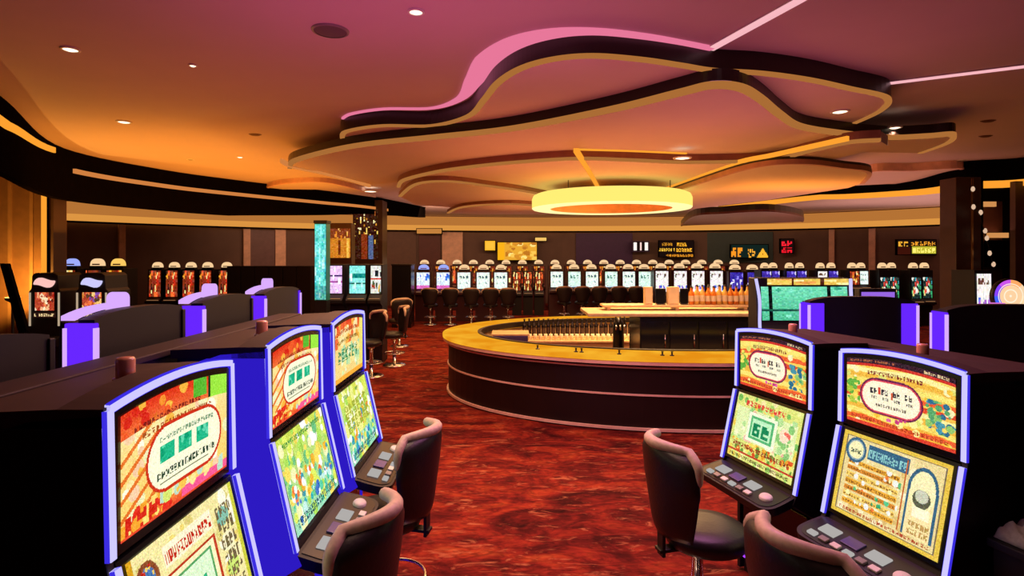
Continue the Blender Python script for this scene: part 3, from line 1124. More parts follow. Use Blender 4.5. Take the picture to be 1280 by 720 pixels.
# long shelves the machines back on to
b = MB()
b.box((0, 0, 0), (0.16, 4.0, 0.03), M_BROWNTOP)
b.box((0, 0, -0.93), (0.14, 3.96, 1.83), M_BLACK)
tag(b.build('bank_partition', loc=(XL - 0.545, 2.2, TL - 0.03), bevel=0.005), 'long dark brown partition behind the left foreground slot machines', 'partition')
b = MB()
b.box((0, 0, 0), (0.20, 2.9, 0.03), M_BROWNTOP)
b.box((0, 0, -0.86), (0.18, 2.86, 1.69), M_BLACK)
c = Vector(((DP[0] + EP[0]) / 2, (DP[1] + EP[1]) / 2)) + Vector((0.959, 0.284)) * 0.53 - u * 0.62
tag(b.build('bank_partition', loc=(c.x, c.y, TR - 0.03), rz=math.atan2(0.284, 0.959), bevel=0.005), 'long dark brown partition behind the right foreground slot machines', 'partition')


# ------------------------------------------------------------------ machines seen from the back
def back_machine(label, loc, rz, T, W, depth=0.15, group=None, violet=(1, 1), lilac_top=True, side_w=0.025):
    """rz = 0: back towards -y"""
    t = thing('slot_machine', label, 'slot machine', (loc[0], loc[1], 0), rz, group)
    hw = W / 2
    b = MB()
    k = 0.05

    def tz(x):
        if lilac_top:
            return T - 0.01 + 0.035 * (1 - abs(x / hw) ** 3)
        return T - 0.015 + k * (1 - abs(x / hw) ** 4)
    top = [(-hw + 0.02, 0.1), (hw - 0.02, 0.1)] + [(hw * 0.96 * (1 - 2 * i / 12), tz(hw * 0.96 * (1 - 2 * i / 12))) for i in range(13)]
    b.prism(top, 0.0, depth, 'y', M_BLACK)
    b.build('back_panel', t, bevel=0.01)
    b = MB()
    b.prism([(depth, 0.0), (depth + 0.35, 0.0), (depth + 0.35, 0.9), (depth + 0.52, 0.95), (depth + 0.52, 1.0), (depth + 0.3, 1.05), (depth + 0.12, T - 0.45), (depth + 0.1, T - 0.02), (depth, T - 0.02)], -hw + 0.04, hw - 0.04, 'x', M_BLACK)
    b.build('cabinet', t)
    for s, v in ((-1, violet[0]), (1, violet[1])):
        b = MB()
        x0, x1 = s * hw, s * (hw - side_w)
        b.prism([(-0.01, T - 0.9), (depth + 0.05, T - 0.9), (depth + 0.05, tz(s * hw) - 0.01), (-0.01, tz(s * hw) - 0.01)], x0, x1, 'x', E_VIOLET if v else M_BLACK)
        sp = b.build('side_light', t, bevel=0.004)
        if v:
            b = MB()
            b.box((s * (hw - 0.006), -0.012, T - 0.48), (0.022, 0.012, 0.88), E_LILAC)
            b.box((s * (hw + 0.001), depth + 0.045, T - 0.48), (0.018, 0.012, 0.88), E_LILAC)
            b.build('led_edge', sp)
    if lilac_top:
        b = MB()
        pts = [(-hw + 0.95 * hw * i / 8, depth + 0.035, tz(-hw + 0.95 * hw * i / 8) + 0.012) for i in range(9)]
        b.sweep(pts, (0, 1, 0), (0, 0, 1), 0.03, 0.010, E_LILAC)
        b.build('top_light', t)
        b = MB()
        pr = [(-0.04, 0.0), (0.04, 0.0)] + [(0.04 * math.cos(a), 0.055 + 0.03 * math.sin(a)) for a in [i * PI / 10 for i in range(11)]]
        b.prism([(x - 0.02 * hw, z + T + 0.01) for x, z in pr], depth + 0.02, depth + 0.08, 'y', E_LILAC, smooth=False)
        b.build('topper', t)
    return t


GL = 'machines seen from behind, left'
for i, (y, w_, T, lab) in enumerate((
        (1.83, 0.80, 2.00, 'black back of a slot machine cut off by the left edge of the photo'),
        (2.78, 0.68, 2.03, 'black machine back with a broad violet side panel, nearest to the left edge one'),
        (3.62, 0.64, 2.03, 'black machine back with violet side, second from the broad violet one'),
        (4.47, 0.69, 2.03, 'farthest black machine back with lilac side by the teal tower'))):
    back_machine(lab, (-1.80, y), R(90), T, w_, group=GL, violet=(1, 1 if i == 3 else 0), depth=0.07)
GR = 'machines seen from behind, right'
back_machine('black arched machine back with violet light on both sides, right of centre', (ax(1078, 5.1), 5.1), R(-3), 1.90, ax(1147, 5.1) - ax(1014, 5.1), group=GR, depth=0.1, lilac_top=False, side_w=0.14)
back_machine('black arched machine back cut off by the right edge of the photo', (ax(1266, 4.25), 4.25), R(-3), 1.90, 0.98, group=GR, depth=0.1, lilac_top=False, side_w=0.02)


# ------------------------------------------------------------------ chairs
def make_chair():
    t = thing('swivel_chair', 'x', 'chair', (0, 0, 0))
    SH = 0.63
    # seat: local +y is forward (towards the machine)
    b = MB()
    prof = [(0.001, -0.05), (0.19, -0.05), (0.235, -0.03), (0.25, 0.01), (0.245, 0.045), (0.21, 0.068), (0.12, 0.078), (0.001, 0.08)]
    b.lathe(prof, M_VINYL, 32, c=(0, 0.06, SH), sx=0.98, sy=1.0)
    b.build('seat', t)
    # backrest: curved padded shield
    nu, nv = 16, 16
    top, bot = 1.22, 0.68

    def surf(u, v, off):
        # u -1..1, v 0..1
        z = bot + (top - bot) * v
        hwid = 0.17 + 0.11 * min(1, v * 1.6) ** 0.8
        if v > 0.86:
            hwid *= math.sqrt(max(0.0, 1 - ((v - 0.86) / 0.14) ** 2 * 0.55))
        zz = z - 0.02 * (u * u) * (v > 0.5)
        x = hwid * u
        y = -0.24 - 0.06 * v + 0.13 * (u * u) * (0.8 + 0.2 * v)
        nx, ny = -2 * 0.13 * u / max(hwid, 0.1), 1.0
        l = math.hypot(nx, ny)
        return Vector((x + nx / l * off, y + ny / l * off, zz))
    b = MB()
    vs, fs = [], []
    for side in (0, 1):
        for j in range(nv + 1):
            for i in range(nu + 1):
                uu, vv = -1 + 2 * i / nu, j / nv
                edge = min(1, min(1 - abs(uu), 1.0) * 5, (1 - vv) * 7 + 0.0001, vv * 7 + 0.0001)
                th = 0.012 + 0.026 * math.sqrt(max(0, edge))
                vs.append(tuple(surf(uu, vv, th * (1 if side else -0.6))))
    N = (nu + 1) * (nv + 1)
    for j in range(nv):
        for i in range(nu):
            a = j * (nu + 1) + i
            fs.append((a, a + 1, a + nu + 2, a + nu + 1))
            fs.append((N + a, N + a + nu + 1, N + a + nu + 2, N + a + 1))
    for i in range(nu):
        fs.append((i, N + i, N + i + 1, i + 1))
        a = nv * (nu + 1) + i
        fs.append((a, a + 1, N + a + 1, N + a))
    for j in range(nv):
        a = j * (nu + 1)
        fs.append((a, a + nu + 1, N + a + nu + 1, N + a))
        a += nu
        fs.append((a, N + a, N + a + nu + 1, a + nu + 1))
    b.add(vs, fs, M_VINYL, True)
    back = b.build('backrest', t)
    pts = [tuple(surf(1, 0.72 + 0.028 * k, 0.006)) for k in range(10)] + [tuple(surf(1 - 2 * k / 18, 1.0, 0.004) + Vector((0, 0, 0.004))) for k in range(19)] + [tuple(surf(-1, 0.972 - 0.028 * k, 0.006)) for k in range(10)]
    m_ = len(pts)
    rad = [0.010 + 0.022 * math.sin(PI * k / (m_ - 1)) ** 0.5 for k in range(m_)]
    b = MB()
    b.tube(pts, rad, M_TAN, 10)
    rail = b.build('top_rail', back)
    rail['label'] = 'tan padded rail'
    b = MB()
    b.box((0, -0.15, SH - 0.045), (0.07, 0.22, 0.02), M_BLACK)
    b.box((0, -0.235, SH + 0.03), (0.07, 0.02, 0.22), M_BLACK)
    b.build('back_bracket', t, bevel=0.004)
    b = MB()
    b.lathe([(0.001, SH - 0.05), (0.08, SH - 0.05), (0.06, SH - 0.10), (0.034, SH - 0.11), (0.034, 0.05), (0.06, 0.035)], M_CHROME, 20)
    b.build('pedestal', t)
    b = MB()
    b.tube([(0.21 * math.cos(2 * PI * k / 32), 0.21 * math.sin(2 * PI * k / 32), 0.26) for k in range(32)], 0.011, M_CHROME, 8, closed=True)
    for k in range(3):
        a = 2 * PI * k / 3 + 0.4
        b.tube([(0.03 * math.cos(a), 0.03 * math.sin(a), 0.26), (0.21 * math.cos(a), 0.21 * math.sin(a), 0.26)], 0.008, M_CHROME, 6)
    b.build('foot_ring', t)
    b = MB()
    b.lathe([(0.24, 0.0), (0.24, 0.012), (0.20, 0.03), (0.06, 0.045), (0.001, 0.046)], M_CHROME, 32)
    b.build('base_plate', t)
    return t


chair0 = make_chair()
learn(chair0)


def face(dx, dy):
    return math.atan2(dy, dx) - PI / 2


def seat_at(bx, by, fx, fy):
    """chair origin from the backrest centre and its facing"""
    l = math.hypot(fx, fy)
    return (bx + fx / l * 0.27, by + fy / l * 0.27, 0), face(fx, fy)


first = True
GF = None
for bx, by, fx, fy, lab in ((-0.50, 3.56, -0.98, 0.22, 'farther padded black swivel chair of the two at the left foreground machines'),
                            (-0.53, 2.42, -0.97, 0.24, 'black swivel chair at the middle left machine, cut off by the bottom edge'),
                            (0.84, 3.32, 0.97, 0.24, 'black padded swivel chair on a chrome pedestal in front of the oval bar'),
                            (1.03, 2.18, 0.93, 0.36, 'black swivel chair at the nearest right machine, cut off below')):
    loc, rz = seat_at(bx, by, fx, fy)
    if first:
        chair0.location = loc
        chair0.rotation_euler = (0, 0, rz)
        chair0['label'] = lab
        chair0['group'] = 'swivel chairs at the foreground machines'
        first = False
    else:
        clone(chair0, loc, rz, lab, 'swivel chairs at the foreground machines')

# ------------------------------------------------------------------ oval bar
BX, BY, RXX, RYY = 2.70, 9.95, 3.80, 2.60


def ell(rx, ry, nseg=96):
    return [(BX + rx * math.cos(2 * PI * k / nseg), BY + ry * math.sin(2 * PI * k / nseg), 0) for k in range(nseg)]


def annulus(mb, ro, ri, z0, z1, m):
    nseg = 96
    vs, fs = [], []
    for k in range(nseg):
        a = 2 * PI * k / nseg
        c_, s_ = math.cos(a), math.sin(a)
        for (rx_, ry_), z in ((ro, z0), (ro, z1), (ri, z1), (ri, z0)):
            vs.append((BX + rx_ * c_, BY + ry_ * s_, z))
    for k in range(nseg):
        j = (k + 1) % nseg
        for q in range(4):
            fs.append((k * 4 + q, k * 4 + (q + 1) % 4, j * 4 + (q + 1) % 4, j * 4 + q))
    return mb.add(vs, fs, m, False)


t = thing('oval_bar', 'large oval dark wood bar with a glowing amber countertop', 'bar counter', (BX, BY, 0))


def inv(mb):
    mb.v = [(x - BX, y - BY, z) for x, y, z in mb.v]
    return mb


b = MB()
annulus(b, (RXX, RYY), (RXX - 0.12, RYY - 0.12), 0.0, 0.90, M_WOOD)
inv(b).build('front_panel', t)
b = MB()
annulus(b, (RXX - 0.13, RYY - 0.13), (RXX - 0.50, RYY - 0.50), 0.0, 0.88, mat('cream_inner_panel', (0.52, 0.34, 0.16), 0.5))
inv(b).build('inner_panel', t)
b = MB()
annulus(b, (RXX + 0.10, RYY + 0.10), (RXX - 0.50, RYY - 0.50), 0.935, 0.985, E_BAR)
inv(b).build('countertop', t)
b = MB()
annulus(b, (RXX - 0.50, RYY - 0.50), (RXX - 0.56, RYY - 0.56), 0.90, 1.0, M_WOOD)
inv(b).build('inner_rail', t)
for z0, z1, e_ in ((0.885, 0.93, 0.09), (0.83, 0.85, 0.03), (0.47, 0.492, 0.02), (0.02, 0.055, 0.03)):
    b = MB()
    annulus(b, (RXX + e_, RYY + e_), (RXX - 0.05, RYY - 0.05), z0, z1, M_COPPER)
    inv(b).build('copper_band', t)

# cabinet island inside the bar
IX0, IX1, IY = ax(800, 8.7), ax(945, 8.7), 8.7
t = thing('back_bar_cabinet', 'dark glass-fronted cabinet inside the oval bar with a cream top', 'cabinet', ((IX0 + IX1) / 2, IY + 0.4, 0))
b = MB()
b.box((0, 0, 0.68), (IX1 - IX0, 0.8, 1.36), M_SOFT)
b.build('body', t, bevel=0.01)
for k in range(4):
    b = MB()
    wd = (IX1 - IX0) / 4
    b.box((-(IX1 - IX0) / 2 + wd * (k + 0.5), -0.41, 1.0), (wd - 0.03, 0.02, 0.60), mat('smoked_glass', (0.012, 0.012, 0.014), 0.12))
    dd = b.build('glass_door', t, bevel=0.004)
    b = MB()
    b.tube([(-(IX1 - IX0) / 2 + wd * (k + 0.85), -0.435, 0.9), (-(IX1 - IX0) / 2 + wd * (k + 0.85), -0.435, 1.1)], 0.008, M_CHROME, 6)
    b.build('handle', dd)
b = MB()
b.box((-0.35, 0.05, 1.40), (IX1 - IX0 + 0.9, 1.0, 0.05), M_CREAM)
b.build('top', t, bevel=0.008)
# upper shelf on the island
t = thing('bottle_shelf', 'cream raised shelf on the dark cabinet, crowded with bottles', 'shelf', ((ax(752, 9.3) + ax(935, 9.3)) / 2, 9.3, 1.425))
b = MB()
wl = ax(935, 9.3) - ax(752, 9.3)
b.box((0, 0, 0.07), (wl, 0.36, 0.035), M_CREAM)
b.build('board', t, bevel=0.005)
for s in (-0.46, 0, 0.46):
    b = MB()
    b.box((wl * s, 0, 0.026), (0.05, 0.3, 0.052), M_CREAM)
    b.build('foot', t)
SHZ = 1.425 + 0.0875

# back run of the bar pit: cream counter, rail of bottles and glasses
RISER = 1
t = thing('pit_counter', 'low cream work counter at the far side of the bar pit', 'counter', (ax(715, 11.4) + 0.22, 11.02, 0))
b = MB()
b.box((0, 0, 0.33), (2.5, 0.5, 0.66), mat('cream_inner_panel', (0.52, 0.34, 0.16), 0.5))
b.build('body', t, bevel=0.01)
b = MB()
b.box((0, 0, 0.68), (2.56, 0.56, 0.04), M_CREAM)
b.build('top', t, bevel=0.008)
b = MB()
b.box((0, 0.14, 0.72), (2.5, 0.2, 0.04), M_CREAM)
b.build('riser', t, bevel=0.004)


def make_bottle(col, h, lab):
    b = MB()
    r = 0.042
    b.lathe([(0.001, 0), (r, 0), (r, h * 0.58), (r * 0.85, h * 0.66), (r * 0.38, h * 0.76), (r * 0.36, h * 0.93)], col, 10)
    t = b.build('bottle')
    tag(t, lab, 'bottle')
    b = MB()
    b.lathe([(r * 0.44, h * 0.92), (r * 0.44, h), (0.001, h)], M_BLACK, 10)
    b.build('cap', t)
    b = MB()
    b.lathe([(r * 1.03, h * 0.18), (r * 1.03, h * 0.48)], mat('dark_bottle_label', (0.06, 0.03, 0.02), 0.6) if col.name.startswith('dark') else mat('bottle_label', (0.7, 0.55, 0.35), 0.6), 10)
    b.build('bottle_label', t)
    learn(t)
    return t


BC = [make_bottle(mat('dark_bottle_glass', (0.015, 0.012, 0.012), 0.15), 0.33, 'x'),
      make_bottle(mat('amber_bottle_glass', (0.75, 0.22, 0.02), 0.2), 0.30, 'x'),
      make_bottle(mat('red_bottle_glass', (0.55, 0.03, 0.02), 0.2), 0.28, 'x'),
      make_bottle(mat('gold_bottle_glass', (0.85, 0.50, 0.10), 0.2), 0.32, 'x')]
used = set()


def ordn2(k):
    return ('leftmost', 'second from left', 'third from left', 'fourth from left', 'fifth from left', 'rightmost')[k]


def put(src, loc, label, group):
    if src.name not in used:
        used.add(src.name)
        src.location = loc
        src['label'] = label
        src['group'] = group
        return src
    return clone(src, loc, random.uniform(0, 6), label, group)


LG = 'dark bottles on the low pit counter'
for k in range(26):
    put(BC[0], (ax(715, 11.4) - 0.96 + k * 0.094, 11.13 + 0.04 * (k % 2), 0.742), 'dark bottle in the crowded row on the low counter in the bar pit', LG)
LG2 = 'coloured bottles on the raised shelf'
for k in range(22):
    i = (1, 2, 3, 1, 3, 2, 1, 3)[k % 8]
    put(BC[i], (ax(862, 9.3) + k * 0.0455, 9.22 + 0.1 * (k % 2), SHZ), '%s bottle among those standing on the raised cream shelf' % ('x', 'amber', 'red', 'gold')[i], LG2 + ', ' + ('x', 'amber', 'red', 'gold')[i])
b = MB()
b.lathe([(0.001, 0), (0.03, 0), (0.036, 0.11), (0.033, 0.11), (0.028, 0.008), (0.001, 0.008)], mat('frosted_glass', (0.85, 0.70, 0.5), 0.2), 10)
gl0 = tag(b.build('drinking_glass'), 'pale tumbler in the front row on the low counter in the bar pit', 'glass', 'tumblers on the low pit counter')
learn(gl0)
for k in range(22):
    lc = (ax(715, 11.4) - 0.86 + k * 0.1, 10.87, 0.70)
    if k == 0:
        gl0.location = lc
    else:
        clone(gl0, lc, 0, gl0['label'], gl0['group'])
# objects on the shelf: pale boxes and register
for px0, px1, lab in ((805, 815, 'left one of two tall cream menu boxes on the raised bar shelf'), (834, 848, 'right one of two tall cream menu boxes on the raised bar shelf')):
    b = MB()
    wd = ax(px1, 9.2) - ax(px0, 9.2)
    b.box((0, 0, 0.145), (wd, 0.10, 0.29), M_CREAM)
    b.box((0, -0.052, 0.145), (wd * 0.8, 0.006, 0.24), mat('menu_paper', (0.8, 0.6, 0.35), 0.7))
    tag(b.build('menu_box', loc=(ax((px0 + px1) / 2, 9.2), 9.2, SHZ), bevel=0.004), lab, 'menu box')
for px0, px1, lab in ((819, 832, 'small black terminal between the two cream menu boxes'), (850, 860, 'small black terminal right of the cream menu boxes')):
    wd = ax(px1, 9.25) - ax(px0, 9.25)
    t = thing('bar_terminal', lab, 'terminal', (ax((px0 + px1) / 2, 9.25), 9.25, SHZ))
    b = MB()
    b.box((0, 0, 0.01), (wd * 0.8, 0.12, 0.02), M_BLACK)
    b.build('stand', t)
    b = MB()
    b.box((0, 0, 0.14), (wd, 0.03, 0.24), M_SOFT)
    b.build('display', t, bevel=0.004)
# small black stands along the amber counter
for k, px in enumerate((672, 720, 727, 774, 828, 840)):
    yy = 7.6
    for _ in range(12):
        xx = ax(px, yy)
        yy = BY - (RYY - 0.12) * math.sqrt(max(0, 1 - ((xx - BX) / (RXX - 0.12)) ** 2))
    b = MB()
    b.lathe([(0.03, 0), (0.03, 0.008), (0.012, 0.012), (0.012, 0.05), (0.022, 0.055), (0.001, 0.06)], M_SOFT, 12)
    tag(b.build('counter_stand', loc=(xx, yy, 0.985)), 'tiny black stand on the glowing counter, %s of six' % ordn2(k), 'stand', 'tiny stands on the bar counter')
# beer taps, ice bin
t = thing('beer_tap_tower', 'black beer tap tower standing in the bar pit', 'beer tap', (ax(773, 10.0), 10.0, 0))
b = MB()
b.lathe([(0.10, 0), (0.10, 0.9), (0.09, 1.12), (0.05, 1.2), (0.001, 1.22)], M_SOFT, 16)
b.build('column', t)
for s in (-1, 0, 1):
    b = MB()
    b.tube([(s * 0.06, -0.09, 1.08), (s * 0.07, -0.17, 1.10), (s * 0.07, -0.18, 1.02)], 0.012, M_CHROME, 6)
    tp = b.build('tap', t)
    b = MB()
    b.tube([(s * 0.07, -0.16, 1.11), (s * 0.075, -0.16, 1.27)], 0.014, M_BLACK, 6)
    b.build('tap_handle', tp)
t = thing('ice_bin', 'violet steel ice bin at the left end of the bar pit', 'ice bin', (ax(638, 10.2), 10.2, 0))
b = MB()
b.box((0, 0, 0.45), (0.62, 0.5, 0.9), mat('violet_steel', (0.08, 0.06, 0.22), 0.35, 0.5))
b.build('body', t, bevel=0.012)
b = MB()
b.box((0, 0, 0.92), (0.66, 0.54, 0.03), M_CREAM)
b.build('lid', t, bevel=0.006)
b = MB()
b.box((0, -0.26, 0.7), (0.3, 0.02, 0.02), M_CHROME)
b.build('handle', t)


# ------------------------------------------------------------------ far slot machines
def far_pic(kind):
    if kind == 'blue':
        p = Pic(12, 14, 'd8e8f8').blobs(16, 0.12, ['2848c0', '4878e0', 'ffffff', '5090e8'], 0, 0.3, 1, 0.9).rect(0, 0, 1, 0.2, 'e070c0')
    elif kind == 'pale':
        p = Pic(12, 14, 'e4f0e8').glyphs(0.15, 0.62, 0.9, 0.8, 3, '406068').glyphs(0.2, 0.3, 0.9, 0.45, 3, '90b0a8')
    elif kind == 'mint':
        p = Pic(12, 14, 'd4f0e0').glyphs(0.15, 0.55, 0.9, 0.8, 3, '58887c').rect(0, 0.0, 1, 0.1, 'b8d0e0')
    elif kind == 'white':
        p = Pic(12, 16, 'f0e8e4').glyphs(0.1, 0.7, 0.9, 0.95, 3, '604030').blobs(8, 0.12, ['3858d0', 'a868d0', 'ffffff'], 0, 0.05, 1, 0.3)
    elif kind == 'purple':
        p = Pic(12, 14, '4030a0').blobs(14, 0.12, ['8878f0', 'd8d0ff', 'ffffff', '3020a0'])
    elif kind == 'warm':
        p = Pic(12, 16, '803018').blobs(26, 0.12, ['f0a030', 'f8e090', 'c03018', '301008', 'f06830'])
    elif kind == 'green':
        p = Pic(12, 18, '20302c').blobs(26, 0.12, ['40b070', 'e0d080', 'd03830', '40a0b0', 'f0f0e0'])
    elif kind == 'pink':
        p = Pic(12, 18, 'e8c0f0').rect(0, 0.6, 1, 0.68, '402060').rect(0, 0.38, 1, 0.46, 'a03890').blobs(6, 0.1, ['ffffff', 'f0d8f8'])
    elif kind == 'teal':
        p = Pic(12, 18, '88e8e0').rect(0, 0.58, 1, 0.70, '188880').rect(0, 0.36, 1, 0.40, '206860').blobs(6, 0.1, ['c8f8f4', 'ffffff'])
    else:
        p = Pic(12, 18, 'e0e0d8').blobs(8, 0.14, ['202828', '101818'], 0, 0.6, 1, 0.85).rect(0, 0.5, 1, 0.58, 'd04030').blobs(12, 0.1, ['e8b040', 'b03820', '405030'], 0, 0, 1, 0.45)
    return p.noise(0.05)


def far_machine(kind, W=0.56, T=1.76, topper=E_TOPPER, tall=False, body=None, scr=None):
    body = body or (mat('maroon_cabinet', (0.05, 0.008, 0.010), 0.4) if W > 0.5 else M_BLACK)
    t = thing('slot_machine', 'x', 'slot machine', (0, 0, 0))
    hw = W / 2
    z0, z1 = scr or ((1.13, T - 0.04) if not tall else (0.95, T - 0.04))
    b = MB()
    b.prism([(0, T), (-0.02, z0), (-0.18, z0 - 0.12), (-0.18, z0 - 0.18), (0.0, z0 - 0.25), (0.0, 0), (0.5, 0), (0.5, T)], -hw, hw, 'x', body)
    b.build('cabinet', t)
    picture_mesh('screen', far_pic(kind), lambda u, v: (-hw * 0.8 + 1.6 * hw * u, -0.026 + 0.012 * v, z0 + 0.02 + (z1 - z0 - 0.02) * v), t)
    b = MB()
    b.box((0, -0.12, z0 - 0.085), (W * 0.8, 0.08, 0.012), emis('deck_glow', (0.55, 0.25, 0.10), 0.7), M=Matrix.Identity(4))
    b.build('button_strip', t)
    if topper:
        b = MB()
        pr = [(0.185 * W / 0.56 * math.cos(i * PI / 10), 0.18 * math.sin(i * PI / 10) ** 0.8) for i in range(11)]
        b.prism([(x, z + T + 0.06) for x, z in pr], 0.08, 0.20, 'y', topper)
        b.box((0, 0.14, T + 0.03), (W * 0.7, 0.14, 0.07), M_FASCIA)
        tp = b.build('topper', t)
        b = MB()
        b.box((0, 0.075, T + 0.10), (W * 0.4, 0.012, 0.03), mat('topper_mark', (0.3, 0.08, 0.05), 0.5))
        b.build('topper_plate', tp)
    learn(t)
    return t


PROTO = {}


def place_far(key, args, loc, rz, label, group):
    if key not in PROTO:
        PROTO[key] = far_machine(**args)
        o = PROTO[key]
        o.location = loc
        o.rotation_euler = (0, 0, rz)
        o['label'] = label
        o['group'] = group
        return o
    return clone(PROTO[key], loc, rz, label, group)


KW = {
    'blue': dict(kind='blue', topper=E_TOPPERB),
    'pale': dict(kind='pale'),
    'mint': dict(kind='mint'),
    'white': dict(kind='white', T=1.80, tall=True, scr=(1.0, 1.76)),
    'purple': dict(kind='purple', topper=E_TOPPER),
    'warm': dict(kind='warm', topper=E_TOPPERY),
    'green': dict(kind='green', topper=E_TOPPER, tall=True),
}
ORD = ['leftmost', 'second', 'third', 'fourth', 'fifth', 'sixth', 'seventh', 'eighth', 'ninth', 'tenth', 'eleventh', 'twelfth', 'thirteenth', 'fourteenth', 'fifteenth', 'sixteenth']


def ordn(i, total):
    return 'leftmost' if i == 0 else ('rightmost' if i == total - 1 else ORD[i] + ' from left')


chair_spots = []
row = [529, 554, 580, 604, 626]
for i, px in enumerate(row):
    k = 'blue' if i < 2 else 'pale'
    place_far(k, KW[k], (ax(px, 20), 20, 0), 0, 'far slot machine left of the gap, %s of five with %s' % (ordn(i, 5), 'a blue screen' if i < 2 else 'a pale screen'), 'far row of slot machines left of the gap')
    chair_spots.append((ax(px + 9, 19.1), 19.1, 'left of the gap', i))
row = [696, 718, 740, 764, 786, 806]
for i, px in enumerate(row):
    k = 'pale' if i % 2 == 0 else 'mint'
    place_far(k, KW[k], (ax(px, 21), 21, 0), 0, 'far slot machine with a pale screen, %s of six behind the bar' % ordn(i, 6), 'far row of pale slot machines behind the bar')
    if i < 5:
        chair_spots.append((ax(px + 9, 20.1) - 0.03 * (i == 4), 20.1, 'behind the bar', i))
row = [826, 849, 871, 894]
for i, px in enumerate(row):
    place_far('white', KW['white'], (ax(px, 20.3) + 0.04, 20.3, 0), 0, 'far white-screened slot machine, %s of four above the bar bottles' % ordn(i, 4), 'far white-screened slot machines')
for i, px in enumerate((912, 927)):
    place_far('purple', KW['purple'], (ax(px, 20) + 0.24 + 0.19 * i, 20, 0), 0, 'far blue-dotted slot machine, %s of a pair right of the white-screened ones' % ('left', 'right')[i], 'far blue-dotted slot machines')
# second row further back, toppers peeping over
b_i = 0
for i in range(20):
    px = 530 + i * 20.5
    kk = 'warm'
    if 'rear' not in PROTO:
        pass
    place_far('rear', dict(kind='warm', T=1.90, topper=E_TOPPERY if False else E_TOPPER), (ax(px, 24), 24, 0), 0,
              'warm-lit slot machine in the rearmost row, %s from the left end of that row' % (str(ORD[i]) if i < 16 else ('seventeenth', 'eighteenth', 'nineteenth', 'twentieth')[i - 16]) if i else
              'warm-lit slot machine at the left end of the rearmost row', 'rearmost row of warm-lit slot machines')
# small warm machines in the gap
for i, px in enumerate((646, 660, 674)):
    place_far('gap', dict(kind='warm', W=0.36, T=1.72, topper=None, tall=True), (ax(px, 22), 22, 0), 0, 'narrow warm-lit machine in the gap of the far row, %s of three' % ('left', 'middle', 'right')[i], 'narrow machines in the gap')

# left groups
for i, px in enumerate((194, 215, 236, 257, 281)):
    place_far('goldslot', dict(kind='warm', W=0.47, T=1.86, topper=E_TOPPER, tall=True), (ax(px, 18.6), 18.6, 0), 0, 'far gold-lit slot machine with a dome topper, %s of five at left' % ordn(i, 5), 'gold-lit slot machines at left')
for i, px in enumerate((85, 117, 143)):
    args = dict(kind='warm', W=0.44, T=2.0, topper=(E_TOPPERB, E_TOPPER, E_TOPPERY)[i], tall=True)
    place_far('leftmid%d' % i, args, (ax(px, 13.5), 13.5, 0), 0, 'slot machine with a glowing %s topper behind the front pair at far left' % ('blue', 'white', 'yellow')[i], 'slot machines behind the front pair at left')


def theme_machine(px, Y, W, T, label, topper, red):
    t = thing('slot_machine', label, 'slot machine', (ax(px, Y), Y, 0), 0, 'front pair of slot machines at far left')
    hw = W / 2
    b = MB()
    pr = [(-hw, 0), (hw, 0), (hw, T - 0.3), (hw * 0.86, T - 0.26), (hw * 0.80, T - 0.04), (hw * 0.6, T), (-hw * 0.6, T), (-hw * 0.80, T - 0.04), (-hw * 0.86, T - 0.26), (-hw, T - 0.3)]
    b.prism(pr, 0, 0.55, 'y', M_BLACK)
    b.build('cabinet', t, bevel=0.01)
    b = MB()
    b.prism([(hw * 0.66 * math.cos(a), T - 0.16 + 0.07 * math.sin(a) + 0.02 * math.cos(3 * a)) for a in [2 * PI * k / 24 for k in range(24)]], -0.02, 0.01, 'y', topper)
    b.build('glowing_badge', t)
    p = Pic(24, 20, 'b04028').blobs(40, 0.12, ['e87848', 'f0b080', 'a02818', 'f8d8b0', '602018'] if red else ['d08030', 'f0c070', '8048a0', 'e87040', '50301c'])
    picture_mesh('screen', p.noise(0.05), lambda u, v: (-hw * 0.6 + 1.2 * hw * u, -0.006, T - 0.62 + 0.30 * v), t)
    p = Pic(24, 8, '281410').glyphs(0.05, 0.2, 0.95, 0.9, 9, 'e8c890')
    picture_mesh('reel_strip', p, lambda u, v: (-hw * 0.7 + 1.4 * hw * u, -0.006, T - 0.74 + 0.09 * v), t)
    b = MB()
    b.prism([(0, 0.98), (-0.2, 0.90), (-0.2, 0.84), (0, 0.80)], -hw, hw, 'x', M_BLACK)
    b.build('button_deck', t, bevel=0.01)
    for s in (-1, 1):
        b = MB()
        b.box((s * hw * 0.9, -0.01, T - 0.6), (0.02, 0.02, 0.55), emis('pale_tube', (0.8, 0.6, 0.4), 0.6))
        b.build('tube_light', t)


theme_machine(56, 9.4, 0.53, 2.02, 'slot machine with a red and white glowing badge beside the brown pillar', emis('badge_red_white', (1.0, 0.55, 0.50), 1.0), True)
theme_machine(115, 9.4, 0.53, 2.02, 'slot machine with a lilac glowing badge, right of the red-badged one', emis('badge_lilac', (0.62, 0.60, 1.0), 1.0), False)
# dark machine backs beyond the left row
for i in range(6):
    px = 302 + i * 17
    place_far('darkback', dict(kind='warm', W=0.40, T=2.0, topper=None), (ax(px, 17.5), 17.5, 0), PI,
              'dark unlit machine seen from behind, %s of six beyond the lilac-lit ones' % ordn(i, 6), 'dark unlit machines seen from behind')

